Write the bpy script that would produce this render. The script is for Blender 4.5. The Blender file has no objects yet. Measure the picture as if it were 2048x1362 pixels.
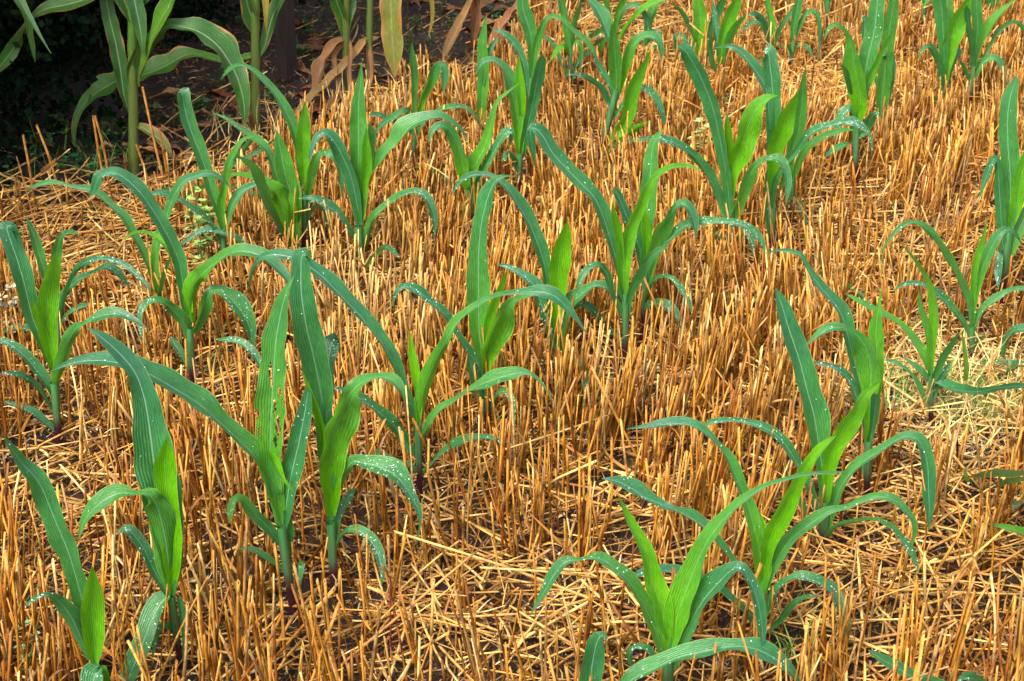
import bpy, math, random
import numpy as np
from mathutils import Vector

random.seed(7)
RNG = np.random.default_rng(7)
SC = bpy.context.scene
COL = SC.collection

# ------------------------------------------------------------------ camera
PITCH = math.radians(25.9)
FPX = 3400.0                     # focal length in pixels of the 2048 px wide photograph
CAMH = 1.70
cam_d = bpy.data.cameras.new("camera")
cam_d.sensor_width = 36.0
cam_d.lens = 36.0 * FPX / 2048.0
cam_d.clip_end = 300.0
cam_d.clip_start = 0.05
cam_d.dof.use_dof = True
cam_d.dof.focus_distance = 3.15
cam_d.dof.aperture_fstop = 16.0
cam = bpy.data.objects.new("camera", cam_d)
cam.location = (0, 0, CAMH)
cam.rotation_euler = (math.pi / 2 - PITCH, 0, 0)
COL.objects.link(cam)
SC.camera = cam

# ------------------------------------------------------------------ light
SUN_EL = math.radians(50)
SUN_AZ = math.radians(-145)       # measured from +Y towards +X
world = bpy.data.worlds.new("World")
SC.world = world
world.use_nodes = True
wn = world.node_tree
sky = wn.nodes.new("ShaderNodeTexSky")
sky.sky_type = 'NISHITA'
sky.sun_disc = False
sky.sun_elevation = SUN_EL
sky.sun_rotation = SUN_AZ
sky.dust_density = 4.0
sky.air_density = 1.0
hs = wn.nodes.new("ShaderNodeHueSaturation")      # thin overcast: the blue is mostly washed out
hs.inputs['Saturation'].default_value = 0.45
wn.links.new(sky.outputs[0], hs.inputs['Color'])
wn.links.new(hs.outputs[0], wn.nodes["Background"].inputs[0])
wn.nodes["Background"].inputs[1].default_value = 0.095
sun_d = bpy.data.lights.new("sun", 'SUN')
sun_d.energy = 2.2
sun_d.angle = math.radians(28)
sun_d.color = (1.0, 0.95, 0.86)
sun = bpy.data.objects.new("sun", sun_d)
sun.rotation_euler = (math.pi / 2 - SUN_EL, 0, math.pi - SUN_AZ)
COL.objects.link(sun)
SC.view_settings.view_transform = 'Standard'
SC.view_settings.look = 'None'
SC.view_settings.exposure = 1.70
SC.view_settings.gamma = 1.0

# ------------------------------------------------------------------ pixel <-> world helpers
cF = np.array([0, math.cos(PITCH), -math.sin(PITCH)])
cU = np.array([0, math.sin(PITCH), math.cos(PITCH)])
cR = np.array([1.0, 0, 0])
CAM = np.array([0, 0, CAMH])


def ray(x, y):
    return cF + (x - 1024) / FPX * cR - (y - 681) / FPX * cU


def ground(x, y, z=0.0):
    d = ray(x, y)
    return CAM + d * ((z - CAMH) / d[2])


def on_plane(x, y, yw):
    d = ray(x, y)
    return CAM + d * (yw / d[1])


def project(P):
    Q = P - CAM
    dep = Q @ cF
    return 1024 + FPX * (Q @ cR) / dep, 681 - FPX * (Q @ cU) / dep


def dep(P):
    return float((P - CAM) @ cF)


# ------------------------------------------------------------------ node helpers
def new_mat(name):
    m = bpy.data.materials.new(name)
    m.use_nodes = True
    nt = m.node_tree
    b = nt.nodes["Principled BSDF"]
    return m, nt, b


def N(nt, t, **kw):
    n = nt.nodes.new(t)
    for k, v in kw.items():
        if k == 'inp':
            for i, val in v.items():
                n.inputs[i].default_value = val
        else:
            setattr(n, k, v)
    return n


def ramp(nt, stops, src=None):
    r = nt.nodes.new("ShaderNodeValToRGB")
    e = r.color_ramp.elements
    while len(e) < len(stops):
        e.new(0.5)
    for k, (p, c) in enumerate(stops):
        e[k].position = p
        e[k].color = (*c, 1) if len(c) == 3 else c
    if src is not None:
        nt.links.new(src, r.inputs[0])
    return r


def mix(nt, fac, a, b, mode='MIX'):
    m = nt.nodes.new("ShaderNodeMix")
    m.data_type = 'RGBA'
    m.blend_type = mode
    for sock, v in ((m.inputs[0], fac), (m.inputs[6], a), (m.inputs[7], b)):
        if hasattr(v, 'is_output'):
            nt.links.new(v, sock)
        elif isinstance(v, (int, float)):
            sock.default_value = v
        else:
            sock.default_value = (*v, 1)
    return m.outputs[2]


def math_n(nt, op, a, b=None):
    m = nt.nodes.new("ShaderNodeMath")
    m.operation = op
    for sock, v in ((m.inputs[0], a), (m.inputs[1], b)):
        if v is None:
            continue
        if hasattr(v, 'is_output'):
            nt.links.new(v, sock)
        else:
            sock.default_value = v
    return m.outputs[0]


def leaf_material(name, old, young, back_old, back_young, midrib, rough, dry_edge=0.0, translu=0.35, sheen=0.0):
    """maize blade: UV.x runs across (0..1), UV.y along in metres; attribute 'tone' 0 = waxy old, 1 = young"""
    m, nt, b = new_mat(name)
    uv = N(nt, "ShaderNodeUVMap")
    sep = N(nt, "ShaderNodeSeparateXYZ")
    nt.links.new(uv.outputs[0], sep.inputs[0])
    at = N(nt, "ShaderNodeAttribute", attribute_name="tone")
    tone = at.outputs['Fac']
    col = mix(nt, tone, old, young)
    # veins: fine stripes across the width
    comb = N(nt, "ShaderNodeCombineXYZ")
    nt.links.new(math_n(nt, 'MULTIPLY', sep.outputs[0], 26.0), comb.inputs[0])
    nt.links.new(math_n(nt, 'MULTIPLY', sep.outputs[1], 3.0), comb.inputs[1])
    nz = N(nt, "ShaderNodeTexNoise", inp={'Scale': 1.0, 'Detail': 3.0, 'Roughness': 0.7})
    nt.links.new(comb.outputs[0], nz.inputs['Vector'])
    v1 = ramp(nt, [(0.3, (0.60, 0.64, 0.62)), (0.68, (1.32, 1.28, 1.28))], nz.outputs[0])
    col = mix(nt, 0.9, col, v1.outputs[0], 'MULTIPLY')
    st = math_n(nt, 'SINE', math_n(nt, 'MULTIPLY', sep.outputs[0], 75.0))
    v2 = ramp(nt, [(0.0, (0.74, 0.80, 0.74)), (1.0, (1.22, 1.16, 1.2))],
              math_n(nt, 'ADD', math_n(nt, 'MULTIPLY', st, 0.5), 0.5))
    col = mix(nt, 0.8, col, v2.outputs[0], 'MULTIPLY')
    # blotches
    tc = N(nt, "ShaderNodeTexCoord")
    nb = N(nt, "ShaderNodeTexNoise", inp={'Scale': 14.0, 'Detail': 4.0})
    nt.links.new(tc.outputs['Object'], nb.inputs['Vector'])
    v3 = ramp(nt, [(0.3, (0.68, 0.76, 0.80)), (0.7, (1.25, 1.15, 1.0))], nb.outputs[0])
    col = mix(nt, 1.0, col, v3.outputs[0], 'MULTIPLY')
    # midrib and pale margin
    dist = math_n(nt, 'ABSOLUTE', math_n(nt, 'SUBTRACT', sep.outputs[0], 0.5))
    rib = ramp(nt, [(0.010, (1, 1, 1)), (0.040, (0, 0, 0))], dist)
    ribf = math_n(nt, 'MULTIPLY', rib.outputs[0],
                  math_n(nt, 'SUBTRACT', 0.72, math_n(nt, 'MULTIPLY', tone, 0.66)))
    col = mix(nt, ribf, col, midrib)
    edge = ramp(nt, [(0.478, (0, 0, 0)), (0.492, (1, 1, 1))], dist)
    col = mix(nt, math_n(nt, 'MULTIPLY', edge.outputs[0], 0.45), col, (0.42, 0.45, 0.12))
    if dry_edge > 0:
        ne = N(nt, "ShaderNodeTexNoise", inp={'Scale': 9.0, 'Detail': 5.0})
        nt.links.new(tc.outputs['Object'], ne.inputs['Vector'])
        s = math_n(nt, 'ADD', dist, math_n(nt, 'MULTIPLY', math_n(nt, 'SUBTRACT', ne.outputs[0], 0.5), 0.7))
        d1 = ramp(nt, [(0.50 - dry_edge, (0, 0, 0)), (0.60 - dry_edge * 0.6, (1, 1, 1))], s)
        col = mix(nt, d1.outputs[0], col, (0.42, 0.16, 0.045))
    geo = N(nt, "ShaderNodeNewGeometry")
    nt.links.new(col, b.inputs['Base Color'])
    b.inputs['Roughness'].default_value = rough
    nt.links.new(math_n(nt, 'SUBTRACT', 0.72, math_n(nt, 'MULTIPLY', tone, 0.45)), b.inputs['Specular IOR Level'])
    b.inputs['Sheen Weight'].default_value = sheen
    b.inputs['Sheen Roughness'].default_value = 0.35
    b.inputs['Sheen Tint'].default_value = (0.75, 1.0, 0.95, 1)
    bump = N(nt, "ShaderNodeBump", inp={'Strength': 0.6, 'Distance': 0.0016})
    hb = math_n(nt, 'ADD', math_n(nt, 'MULTIPLY', st, 0.35), nz.outputs[0])
    nt.links.new(hb, bump.inputs['Height'])
    nt.links.new(bump.outputs[0], b.inputs['Normal'])
    tr = N(nt, "ShaderNodeBsdfTranslucent")
    tcol = mix(nt, 1.0, mix(nt, tone, back_old, back_young), v1.outputs[0], 'MULTIPLY')
    nt.links.new(tcol, tr.inputs[0])
    ms = N(nt, "ShaderNodeMixShader")
    ms.inputs[0].default_value = translu
    nt.links.new(b.outputs[0], ms.inputs[1])
    nt.links.new(tr.outputs[0], ms.inputs[2])
    nt.links.new(ms.outputs[0], nt.nodes['Material Output'].inputs[0])
    return m


M = {}
M['leaf'] = leaf_material('maize_blade', (0.027, 0.155, 0.076), (0.105, 0.360, 0.002),
                          (0.04, 0.27, 0.04), (0.26, 0.62, 0.004), (0.24, 0.46, 0.30), 0.31, sheen=0.05)
M['mature'] = leaf_material('mature_maize_blade', (0.030, 0.125, 0.020), (0.09, 0.24, 0.010),
                            (0.08, 0.20, 0.02), (0.2, 0.35, 0.02), (0.38, 0.48, 0.26), 0.42, dry_edge=0.05, translu=0.22)
M['yellowing'] = leaf_material('yellowing_maize_blade', (0.10, 0.17, 0.02), (0.26, 0.22, 0.03),
                               (0.2, 0.25, 0.03), (0.3, 0.3, 0.04), (0.42, 0.44, 0.20), 0.5, dry_edge=0.15, translu=0.25)
M['dry'] = leaf_material('dead_maize_blade', (0.31, 0.125, 0.042), (0.46, 0.30, 0.125),
                         (0.40, 0.16, 0.06), (0.45, 0.25, 0.1), (0.50, 0.32, 0.18), 0.7, translu=0.2)


def stem_material(name, top, mid, low):
    m, nt, b = new_mat(name)
    at = N(nt, "ShaderNodeAttribute", attribute_name="tone")
    r = ramp(nt, [(0.0, low), (0.30, low), (0.50, mid), (1.0, top)], at.outputs['Fac'])
    tc = N(nt, "ShaderNodeTexCoord")
    mp = N(nt, "ShaderNodeMapping")
    mp.inputs['Scale'].default_value = (160, 160, 6)
    nt.links.new(tc.outputs['Object'], mp.inputs[0])
    nz = N(nt, "ShaderNodeTexNoise", inp={'Scale': 1.0, 'Detail': 3.0})
    nt.links.new(mp.outputs[0], nz.inputs['Vector'])
    v = ramp(nt, [(0.3, (0.7, 0.7, 0.7)), (0.7, (1.25, 1.25, 1.25))], nz.outputs[0])
    nt.links.new(mix(nt, 1.0, r.outputs[0], v.outputs[0], 'MULTIPLY'), b.inputs['Base Color'])
    b.inputs['Roughness'].default_value = 0.42
    return m


M['stem'] = stem_material('maize_stem', (0.040, 0.16, 0.045), (0.055, 0.11, 0.045), (0.035, 0.006, 0.014))
M['stalk'] = stem_material('maize_stalk', (0.09, 0.22, 0.012), (0.08, 0.19, 0.018), (0.10, 0.14, 0.03))
M['stalkdry'] = stem_material('dead_maize_stalk', (0.14, 0.20, 0.03), (0.22, 0.12, 0.04), (0.17, 0.05, 0.02))

m, nt, b = new_mat('water')
b.inputs['Base Color'].default_value = (0.50, 0.66, 0.60, 1)
b.inputs['Roughness'].default_value = 0.04
b.inputs['IOR'].default_value = 1.33
b.inputs['Transmission Weight'].default_value = 0.15
b.inputs['Specular IOR Level'].default_value = 1.0
M['water'] = m


def straw_material(name, rough, spec=0.5):
    m, nt, b = new_mat(name)
    at = N(nt, "ShaderNodeAttribute", attribute_name="col")
    tc = N(nt, "ShaderNodeTexCoord")
    nz = N(nt, "ShaderNodeTexNoise", inp={'Scale': 60.0, 'Detail': 4.0, 'Roughness': 0.65})
    nt.links.new(tc.outputs['Object'], nz.inputs['Vector'])
    v = ramp(nt, [(0.30, (0.42, 0.30, 0.20)), (0.5, (1.0, 1.0, 1.0)), (0.75, (1.22, 1.22, 1.20))], nz.outputs[0])
    nt.links.new(mix(nt, 1.0, at.outputs['Color'], v.outputs[0], 'MULTIPLY'), b.inputs['Base Color'])
    b.inputs['Roughness'].default_value = rough
    b.inputs['Specular IOR Level'].default_value = spec
    return m


M['straw'] = straw_material('wheat_straw', 0.5, 0.18)
M['litter'] = straw_material('straw_litter', 0.6, 0.3)
M['weed'] = straw_material('weed_leaf', 0.6, 0.15)
M['ivy'] = straw_material('ivy_leaf', 0.8, 0.03)

m, nt, b = new_mat('wet_soil')
tc = N(nt, "ShaderNodeTexCoord")
n1 = N(nt, "ShaderNodeTexNoise", inp={'Scale': 9.0, 'Detail': 8.0, 'Roughness': 0.7})
n2 = N(nt, "ShaderNodeTexNoise", inp={'Scale': 120.0, 'Detail': 4.0, 'Roughness': 0.7})
for q in (n1, n2):
    nt.links.new(tc.outputs['Object'], q.inputs['Vector'])
r1 = ramp(nt, [(0.3, (0.010, 0.004, 0.0018)), (0.55, (0.034, 0.0135, 0.0050)), (0.75, (0.095, 0.042, 0.018))], n1.outputs[0])
r2 = ramp(nt, [(0.3, (0.55, 0.55, 0.55)), (0.7, (1.3, 1.3, 1.3))], n2.outputs[0])
nt.links.new(mix(nt, 1.0, r1.outputs[0], r2.outputs[0], 'MULTIPLY'), b.inputs['Base Color'])
b.inputs['Roughness'].default_value = 0.75
bp = N(nt, "ShaderNodeBump", inp={'Strength': 1.0, 'Distance': 0.05})
nt.links.new(math_n(nt, 'ADD', n1.outputs[0], math_n(nt, 'MULTIPLY', n2.outputs[0], 0.35)), bp.inputs['Height'])
nt.links.new(bp.outputs[0], b.inputs['Normal'])
M['soil'] = m

m, nt, b = new_mat('old_wood')
tc = N(nt, "ShaderNodeTexCoord")
mp = N(nt, "ShaderNodeMapping")
mp.inputs['Scale'].default_value = (40, 40, 3)
nt.links.new(tc.outputs['Object'], mp.inputs[0])
nz = N(nt, "ShaderNodeTexNoise", inp={'Scale': 1.0, 'Detail': 6.0, 'Roughness': 0.7})
nt.links.new(mp.outputs[0], nz.inputs['Vector'])
r = ramp(nt, [(0.3, (0.010, 0.006, 0.0045)), (0.7, (0.034, 0.020, 0.015))], nz.outputs[0])
nt.links.new(r.outputs[0], b.inputs['Base Color'])
b.inputs['Roughness'].default_value = 0.8
bp = N(nt, "ShaderNodeBump", inp={'Strength': 0.5, 'Distance': 0.004})
nt.links.new(nz.outputs[0], bp.inputs['Height'])
nt.links.new(bp.outputs[0], b.inputs['Normal'])
M['wood'] = m


# ------------------------------------------------------------------ object helpers
def tag(o, label=None, cat=None, group=None, kind=None):
    if label:
        o['label'] = label
    if cat:
        o['category'] = cat
    if group:
        o['group'] = group
    if kind:
        o['kind'] = kind
    return o


def empty(name, loc):
    o = bpy.data.objects.new(name, None)
    o.empty_display_size = 0.05
    o.location = loc
    COL.objects.link(o)
    return o


def mesh_obj(name, V, Fq, mat, parent=None, origin=None, smooth=True, tone=None, col=None, uv=None):
    """V (n,3) world coordinates, Fq (m,4) or list of faces"""
    V = np.asarray(V, dtype=np.float32)
    if origin is None:
        origin = np.zeros(3)
    me = bpy.data.meshes.new(name)
    if isinstance(Fq, np.ndarray):
        k = Fq.shape[1]
        nf = len(Fq)
        me.vertices.add(len(V))
        me.vertices.foreach_set("co", (V - np.asarray(origin, dtype=np.float32)).ravel())
        me.loops.add(nf * k)
        me.loops.foreach_set("vertex_index", Fq.astype(np.int32).ravel())
        me.polygons.add(nf)
        me.polygons.foreach_set("loop_start", np.arange(0, nf * k, k, dtype=np.int32))
        me.polygons.foreach_set("loop_total", np.full(nf, k, dtype=np.int32))
        me.update(calc_edges=True)
    else:
        me.from_pydata([tuple(v) for v in (V - origin)], [], Fq)
    if smooth:
        me.polygons.foreach_set("use_smooth", np.ones(len(me.polygons), dtype=bool))
    if tone is not None:
        a = me.attributes.new("tone", 'FLOAT', 'POINT')
        a.data.foreach_set("value", np.asarray(tone, dtype=np.float32))
    if col is not None:
        a = me.attributes.new("col", 'FLOAT_COLOR', 'POINT')
        c = np.ones((len(V), 4), dtype=np.float32)
        c[:, :3] = col
        a.data.foreach_set("color", c.ravel())
    if uv is not None:
        l = me.uv_layers.new(name="UVMap")
        idx = np.zeros(len(me.loops), dtype=np.int32)
        me.loops.foreach_get("vertex_index", idx)
        l.data.foreach_set("uv", np.asarray(uv, dtype=np.float32)[idx].ravel())
    me.materials.append(mat)
    o = bpy.data.objects.new(name, me)
    if parent is None:
        o.location = origin
    else:
        o.location = np.asarray(origin) - np.array(parent.location)
        o.parent = parent
    COL.objects.link(o)
    return o


def grid_faces(nr, nc, closed=False):
    i = np.arange(nr - 1)[:, None]
    if closed:
        j = np.arange(nc)[None, :]
        j2 = (j + 1) % nc
    else:
        j = np.arange(nc - 1)[None, :]
        j2 = j + 1
    a = i * nc + j
    b_ = i * nc + j2
    return np.stack([a, b_, b_ + nc, a + nc], -1).reshape(-1, 4)


def norm(a):
    return a / (np.linalg.norm(a, axis=-1, keepdims=True) + 1e-9)


def catmull(P, n):
    P = np.asarray(P, float)
    if len(P) == 2:
        t = np.linspace(0, 1, n)[:, None]
        return P[0] * (1 - t) + P[1] * t
    Q = np.vstack([2 * P[0] - P[1], P, 2 * P[-1] - P[-2]])
    seg = np.linalg.norm(np.diff(P[:, :2], axis=0), axis=1)
    cum = np.concatenate([[0], np.cumsum(seg)])
    s = np.linspace(0, cum[-1], n)
    out = []
    for v in s:
        k = min(len(seg) - 1, max(0, int(np.searchsorted(cum, v, side='right') - 1)))
        t = (v - cum[k]) / max(seg[k], 1e-6)
        p0, p1, p2, p3 = Q[k], Q[k + 1], Q[k + 2], Q[k + 3]
        out.append(0.5 * ((2 * p1) + (-p0 + p2) * t + (2 * p0 - 5 * p1 + 4 * p2 - p3) * t * t
                          + (-p0 + 3 * p1 - 3 * p2 + p3) * t ** 3))
    return np.array(out)


def smooth1(a, k=2):
    a = a.copy()
    for _ in range(k):
        a[1:-1] = 0.25 * a[:-2] + 0.5 * a[1:-1] + 0.25 * a[2:]
    return a


# ------------------------------------------------------------------ maize
def make_leaf(parent, yb, pts, t0, t1, drops, dtip, mat='leaf', seed=0, holes=None, name='leaf', label=None, zmin=0.015):
    rg = np.random.default_rng(abs(seed))
    pts = np.array(pts, float)
    L = np.linalg.norm(np.diff(pts[:, :2], axis=0), axis=1).sum()
    n = int(np.clip(L / 9, 14, 60))
    nc = 9
    if holes:
        n, nc = 150, 25
    C = catmull(pts, n)
    C[:, 2] = np.clip(C[:, 2], 0.6, None)
    s = np.linspace(0, 1, n)
    if dtip is None:
        dtip = rg.uniform(-0.10, 0.06)
    for _ in range(14):
        g = dtip * s ** 1.4
        P = np.array([on_plane(C[i, 0], C[i, 1], yb + g[i]) for i in range(n)])
        if P[:, 2].min() >= zmin or dtip < -0.6:
            break
        dtip -= 0.035
    P[:, 2] = np.maximum(P[:, 2], zmin * 0.6)
    P = np.stack([smooth1(P[:, k], 1) for k in range(3)], 1)
    T = norm(np.gradient(P, axis=0))
    view = norm(P - CAM)
    S = norm(np.cross(T, view))
    Np = np.cross(S, T)                    # roughly faces away/towards camera
    Np *= -np.sign(np.sum(Np * view, 1))[:, None]
    Bn = np.cross(T, np.array([0, 0, 1.0]))
    hz = np.linalg.norm(Bn, axis=1)
    Bn = norm(Bn)
    bx = np.sum(Bn * S, 1)
    sg = np.sign(bx)
    bx, by = bx * sg, np.sum(Bn * Np, 1) * sg
    phi = np.arctan2(by, bx) * np.clip(hz * 1.3, 0, 1)
    phi = np.clip(phi, -0.8, 0.8) + rg.uniform(-0.3, 0.3) * np.sin(s * rg.uniform(2, 6) + rg.uniform(0, 6))
    phi = smooth1(phi, 10)
    B = np.cos(phi)[:, None] * S + np.sin(phi)[:, None] * Np
    Nn = norm(np.cross(T, B))
    Nn *= np.sign(Nn[:, 2] + 1e-6)[:, None] if abs(Nn[:, 2]).mean() > 0.4 else 1
    depth = (P - CAM) @ cF
    W = C[:, 2] * depth / FPX / np.cos(phi) * 0.5
    W = np.minimum(W, W.max())
    u = np.linspace(-1, 1, nc)
    fold = rg.uniform(0.32, 0.60)
    if t0 > 0.7:
        fold += 0.1
    kf = rg.uniform(10, 18)
    if mat == 'dry':
        fold = rg.uniform(0.9, 1.6)
    ph1, ph2 = rg.uniform(0, 6.3, 2)
    amp = rg.uniform(0.08, 0.24) * (2.2 if mat == 'dry' else 1)
    len3 = np.concatenate([[0], np.cumsum(np.linalg.norm(np.diff(P, axis=0), axis=1))])
    # cross-section: V at the midrib, edges ruffled; the fold opens towards the tip
    fo = fold * (1.25 - 0.8 * s)
    hgt = fo[:, None] * np.abs(u)[None, :] ** 1.4
    ruf = amp * np.sin(np.pi * s)[:, None] * (np.abs(u) ** 2)[None, :]
    wv = np.where(u[None, :] > 0, np.sin(kf * len3 / 0.25 + ph1)[:, None], np.sin(kf * 1.13 * len3 / 0.25 + ph2)[:, None])
    off = hgt + ruf * wv
    wob = 1 + 0.045 * np.where(u[None, :] > 0, np.sin(kf * 1.7 * len3 / 0.25 + ph2)[:, None],
                               np.sin(kf * 1.5 * len3 / 0.25 + ph1)[:, None])
    V = P[:, None, :] + (u[None, :] * wob)[:, :, None] * W[:, None, None] * B[:, None, :] + (off * W[:, None])[:, :, None] * Nn[:, None, :]
    V[:, :, 2] = np.maximum(V[:, :, 2], 0.004)
    tone = np.repeat(t0 + (t1 - t0) * np.clip((s - 0.12) * 1.5, 0, 1), nc)
    tone = np.clip(tone + rg.uniform(-0.06, 0.06), 0, 1)
    uv = np.stack([np.tile((u + 1) / 2, n), np.repeat(len3 * 20 + seed % 37, nc)], 1)
    Fq = grid_faces(n, nc)
    if holes:
        cs = (Fq // nc).mean(1) / (n - 1)
        cu = (Fq % nc).mean(1) / (nc - 1)
        keep = np.ones(len(Fq), bool)
        for (hs, hu, ds, du) in holes:
            keep &= ~((((cs - hs) / ds) ** 2 + ((cu - hu) / du) ** 2) < 0.55 + 0.35 * np.sin(cs * 300 + cu * 60))
        Fq = Fq[keep]
    o = mesh_obj(name, V.reshape(-1, 3), Fq, M[mat], parent, np.array(parent.location) if parent else P[0], tone=tone, uv=uv)
    if label:
        o['label'] = label
    if drops:
        nd = int(drops * len3[-1] * 85 * min(1.0, W.max() / 0.008))
        vs, fs = [], []
        # droplets sit where the blade lies flat enough
        flat = np.abs(Nn[:, 2]) * (W > 0.002)
        pr = (flat ** 1.5 + 0.06) * W
        pr[:2] = 0
        pr /= pr.sum()
        for k in range(nd):
            i = int(rg.choice(n, p=pr))
            i = min(i, n - 2)
            fj, fi = rg.uniform(0.4, nc - 1.4), rg.random()
            j, fj = int(fj), fj % 1.0
            c = (V[i, j] * (1 - fj) + V[i, j + 1] * fj) * (1 - fi) + (V[i + 1, j] * (1 - fj) + V[i + 1, j + 1] * fj) * fi
            nn = Nn[i] * (1 if Nn[i, 2] >= 0 else -1)
            r_ = 0.0006 + 0.0011 * rg.random() ** 3
            h = r_ * 0.62
            t_, b_ = T[i], B[i]
            base = len(vs)
            for a in range(6):
                an = a * math.pi / 3
                vs.append(c + r_ * (math.cos(an) * t_ + math.sin(an) * b_) + nn * 0.0002)
            for a in range(6):
                an = a * math.pi / 3
                vs.append(c + 0.66 * r_ * (math.cos(an) * t_ + math.sin(an) * b_) + nn * h * 0.75)
            vs.append(c + nn * h)
            for a in range(6):
                a2 = (a + 1) % 6
                fs.append((base + a, base + a2, base + 6 + a2, base + 6 + a))
                fs.append((base + 6 + a, base + 6 + a2, base + 12))
        if vs:
            w = mesh_obj('water_drops', np.array(vs), fs, M['water'], None, np.zeros(3))
            w.parent = o
            w.location = -np.array(parent.location)
            w['kind'] = 'stuff'
    return o


def make_tube(name, P, Rr, mat, parent, tone, seg=8, nodes=None, cap=False):
    P = np.asarray(P, float)
    n = len(P)
    T = norm(np.gradient(P, axis=0))
    A = norm(np.cross(T, np.array([0.3, 1.0, 0.1])))
    Bb = np.cross(T, A)
    an = np.linspace(0, 2 * np.pi, seg, endpoint=False)
    V = P[:, None, :] + np.asarray(Rr)[:, None, None] * (np.cos(an)[None, :, None] * A[:, None, :] + np.sin(an)[None, :, None] * Bb[:, None, :])
    return mesh_obj(name, V.reshape(-1, 3), grid_faces(n, seg, True), M[mat], parent, np.array(parent.location), tone=np.repeat(tone, seg))


def parse(line):
    h, p = line.split('|')
    h = h.split()
    pts = [tuple(float(v) for v in q.split(',')) for q in p.split()]
    t0, t1, dr = float(h[0]), float(h[1]), float(h[2])
    d = float(h[3]) if len(h) > 3 else None
    return t0, t1, dr, d, pts


GROUP = 'young maize plants growing in the wheat stubble'


def seedling(idx, base, top, sw, label, leaves, holes=None, purple=1.0):
    """base / top: pixels of the stem's foot and of the whorl; sw: stem width there in pixels"""
    g = ground(*base)
    root = empty('maize_plant', g)
    tag(root, label, 'maize plant', GROUP)
    yb = g[1]
    C = catmull([(base[0], base[1], sw), ((base[0] * .6 + top[0] * .4), base[1] * .6 + top[1] * .4, sw), (*top, sw)], 16)
    P = np.array([on_plane(c[0], c[1], yb) for c in C])
    P[0, 2] = -0.01
    d = dep(P[8])
    s = np.linspace(0, 1, 16)
    R_ = sw * d / FPX * 0.5 * (0.95 + 0.25 * s) * (1 + 0.12 * np.exp(-((s - 0.38) / 0.03) ** 2) + 0.10 * np.exp(-((s - 0.7) / 0.03) ** 2))
    make_tube('stem', P, R_, 'stem', root, s * (1.0 if purple else 0.2) + (0 if purple else 0.6))
    for k, ln in enumerate(leaves):
        t0, t1, dr, dt, pts = parse(ln)
        make_leaf(root, yb, pts, t0, t1, dr, dt, 'leaf', seed=idx * 100 + k, holes=holes if (holes and k == 0) else None)
    return root

PL = []
def A(*a, **k): PL.append((a, k))

A((202,1475),(191,1330),15,'maize plant cut by the bottom edge at far left, leaf reaching the left edge',[
'.35 .15 .3 -.05|189,1325,10 178,1265,26 168,1215,33 155,1165,36 137,1105,40 108,1035,44 78,965,40 45,928,26 22,895,14 5,870,1',
'.85 .8 0 -.02|191,1326,12 188,1270,42 184,1220,46 182,1185,40 183,1160,24 184,1132,1',
'.3 .15 3|178,1320,10 163,1280,26 146,1240,34 125,1210,30 105,1193,16 90,1189,8 66,1200,8 50,1215,1',
'.15 .15 3 -.1|203,1335,20 190,1350,45 180,1400,40 165,1450,2',
'.6 .6 0|205,1330,14 212,1365,22 210,1400,10 207,1430,1'])
A((361,1330),(342,1191),14,'tall maize plant at lower left, wide blue-green blade above a folded leaf',[
'.4 .1 .1 .05|342,1190,12 341,1130,34 334,1060,60 319,982,80 310,938,80 302,879,75 295,829,60 285,782,47 270,745,40 253,722,38 232,700,32 205,676,22 188,664,10 173,654,1',
'.95 .9 0 .0|343,1190,10 345,1100,40 341,1040,45 334,990,44 331,950,46 328,920,42 330,898,24 333,872,1',
'.6 .45 .1 -.06|339,1188,8 338,1138,46 331,1079,54 317,1021,50 302,992,32 288,985,14 272,989,10 250,985,28 232,988,36 208,1000,34 184,1020,24 167,1045,14 158,1077,1',
'.15 .1 2|334,1187,14 307,1138,24 289,1100,24 269,1071,24 252,1057,20 236,1064,2',
'.25 .1 1.8 -.16|340,1192,14 325,1202,32 305,1235,40 291,1273,38 274,1315,38 258,1355,34 245,1400,22 235,1440,1',
'.4 .25 1|350,1270,6 338,1253,12 324,1252,14 313,1275,10 305,1315,3',
'.2 .2 0|358,1195,12 367,1240,12 370,1285,10 366,1322,3',
'.3 .2 0 .08|346,1190,10 355,1130,22 356,1070,20 354,1010,2'])
A((586,1222),(563,1052),17,'maize plant with an insect-chewed upright leaf full of holes',[
'.75 .35 .1 .02|562,1040,14 551,985,30 541,925,44 541,864,54 544,806,60 547,747,52 551,688,48 558,644,40 566,605,28 574,580,14 588,552,1',
'.55 .12 .3 -.05|560,1050,14 546,982,32 518,923,34 480,882,32 440,845,30 395,806,42 340,772,40 296,747,38 250,730,34 205,721,28 147,725,14 97,744,1',
'.15 .05 .6|567,1060,12 574,1000,36 585,940,42 598,885,40 609,828,30 615,790,18 619,760,2',
'.2 .5 .5|560,1091,10 543,1062,20 517,1035,24 496,1009,22 482,995,18 470,996,14 461,1021,14 459,1047,2',
'.4 .35 0|568,1141,6 543,1122,12 520,1106,12 496,1097,10 473,1100,1',
'.2 .2 .3|572,1020,12 580,1060,16 580,1110,3',
'.3 .2 1|590,1185,4 597,1150,10 605,1125,14 600,1160,8 594,1192,1',
'1 1 0 -.03|538,902,18 552,930,15 568,962,7 588,985,1',
'.3 .2 2 .1|560,1000,4 548,860,8 535,770,12 520,728,13 505,705,15 478,684,15 455,680,12 432,678,2'],
 holes=[(.60,.62,.045,.10),(.555,.55,.03,.06),(.53,.22,.035,.09),(.46,.40,.05,.07),(.40,.25,.05,.12),(.37,.16,.03,.10),(.43,.95,.03,.10),(.33,.30,.03,.12),(.36,.88,.03,.05),(.50,.0,.02,.12),(.25,.40,.02,.10),(.30,.95,.04,.08)])
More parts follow.
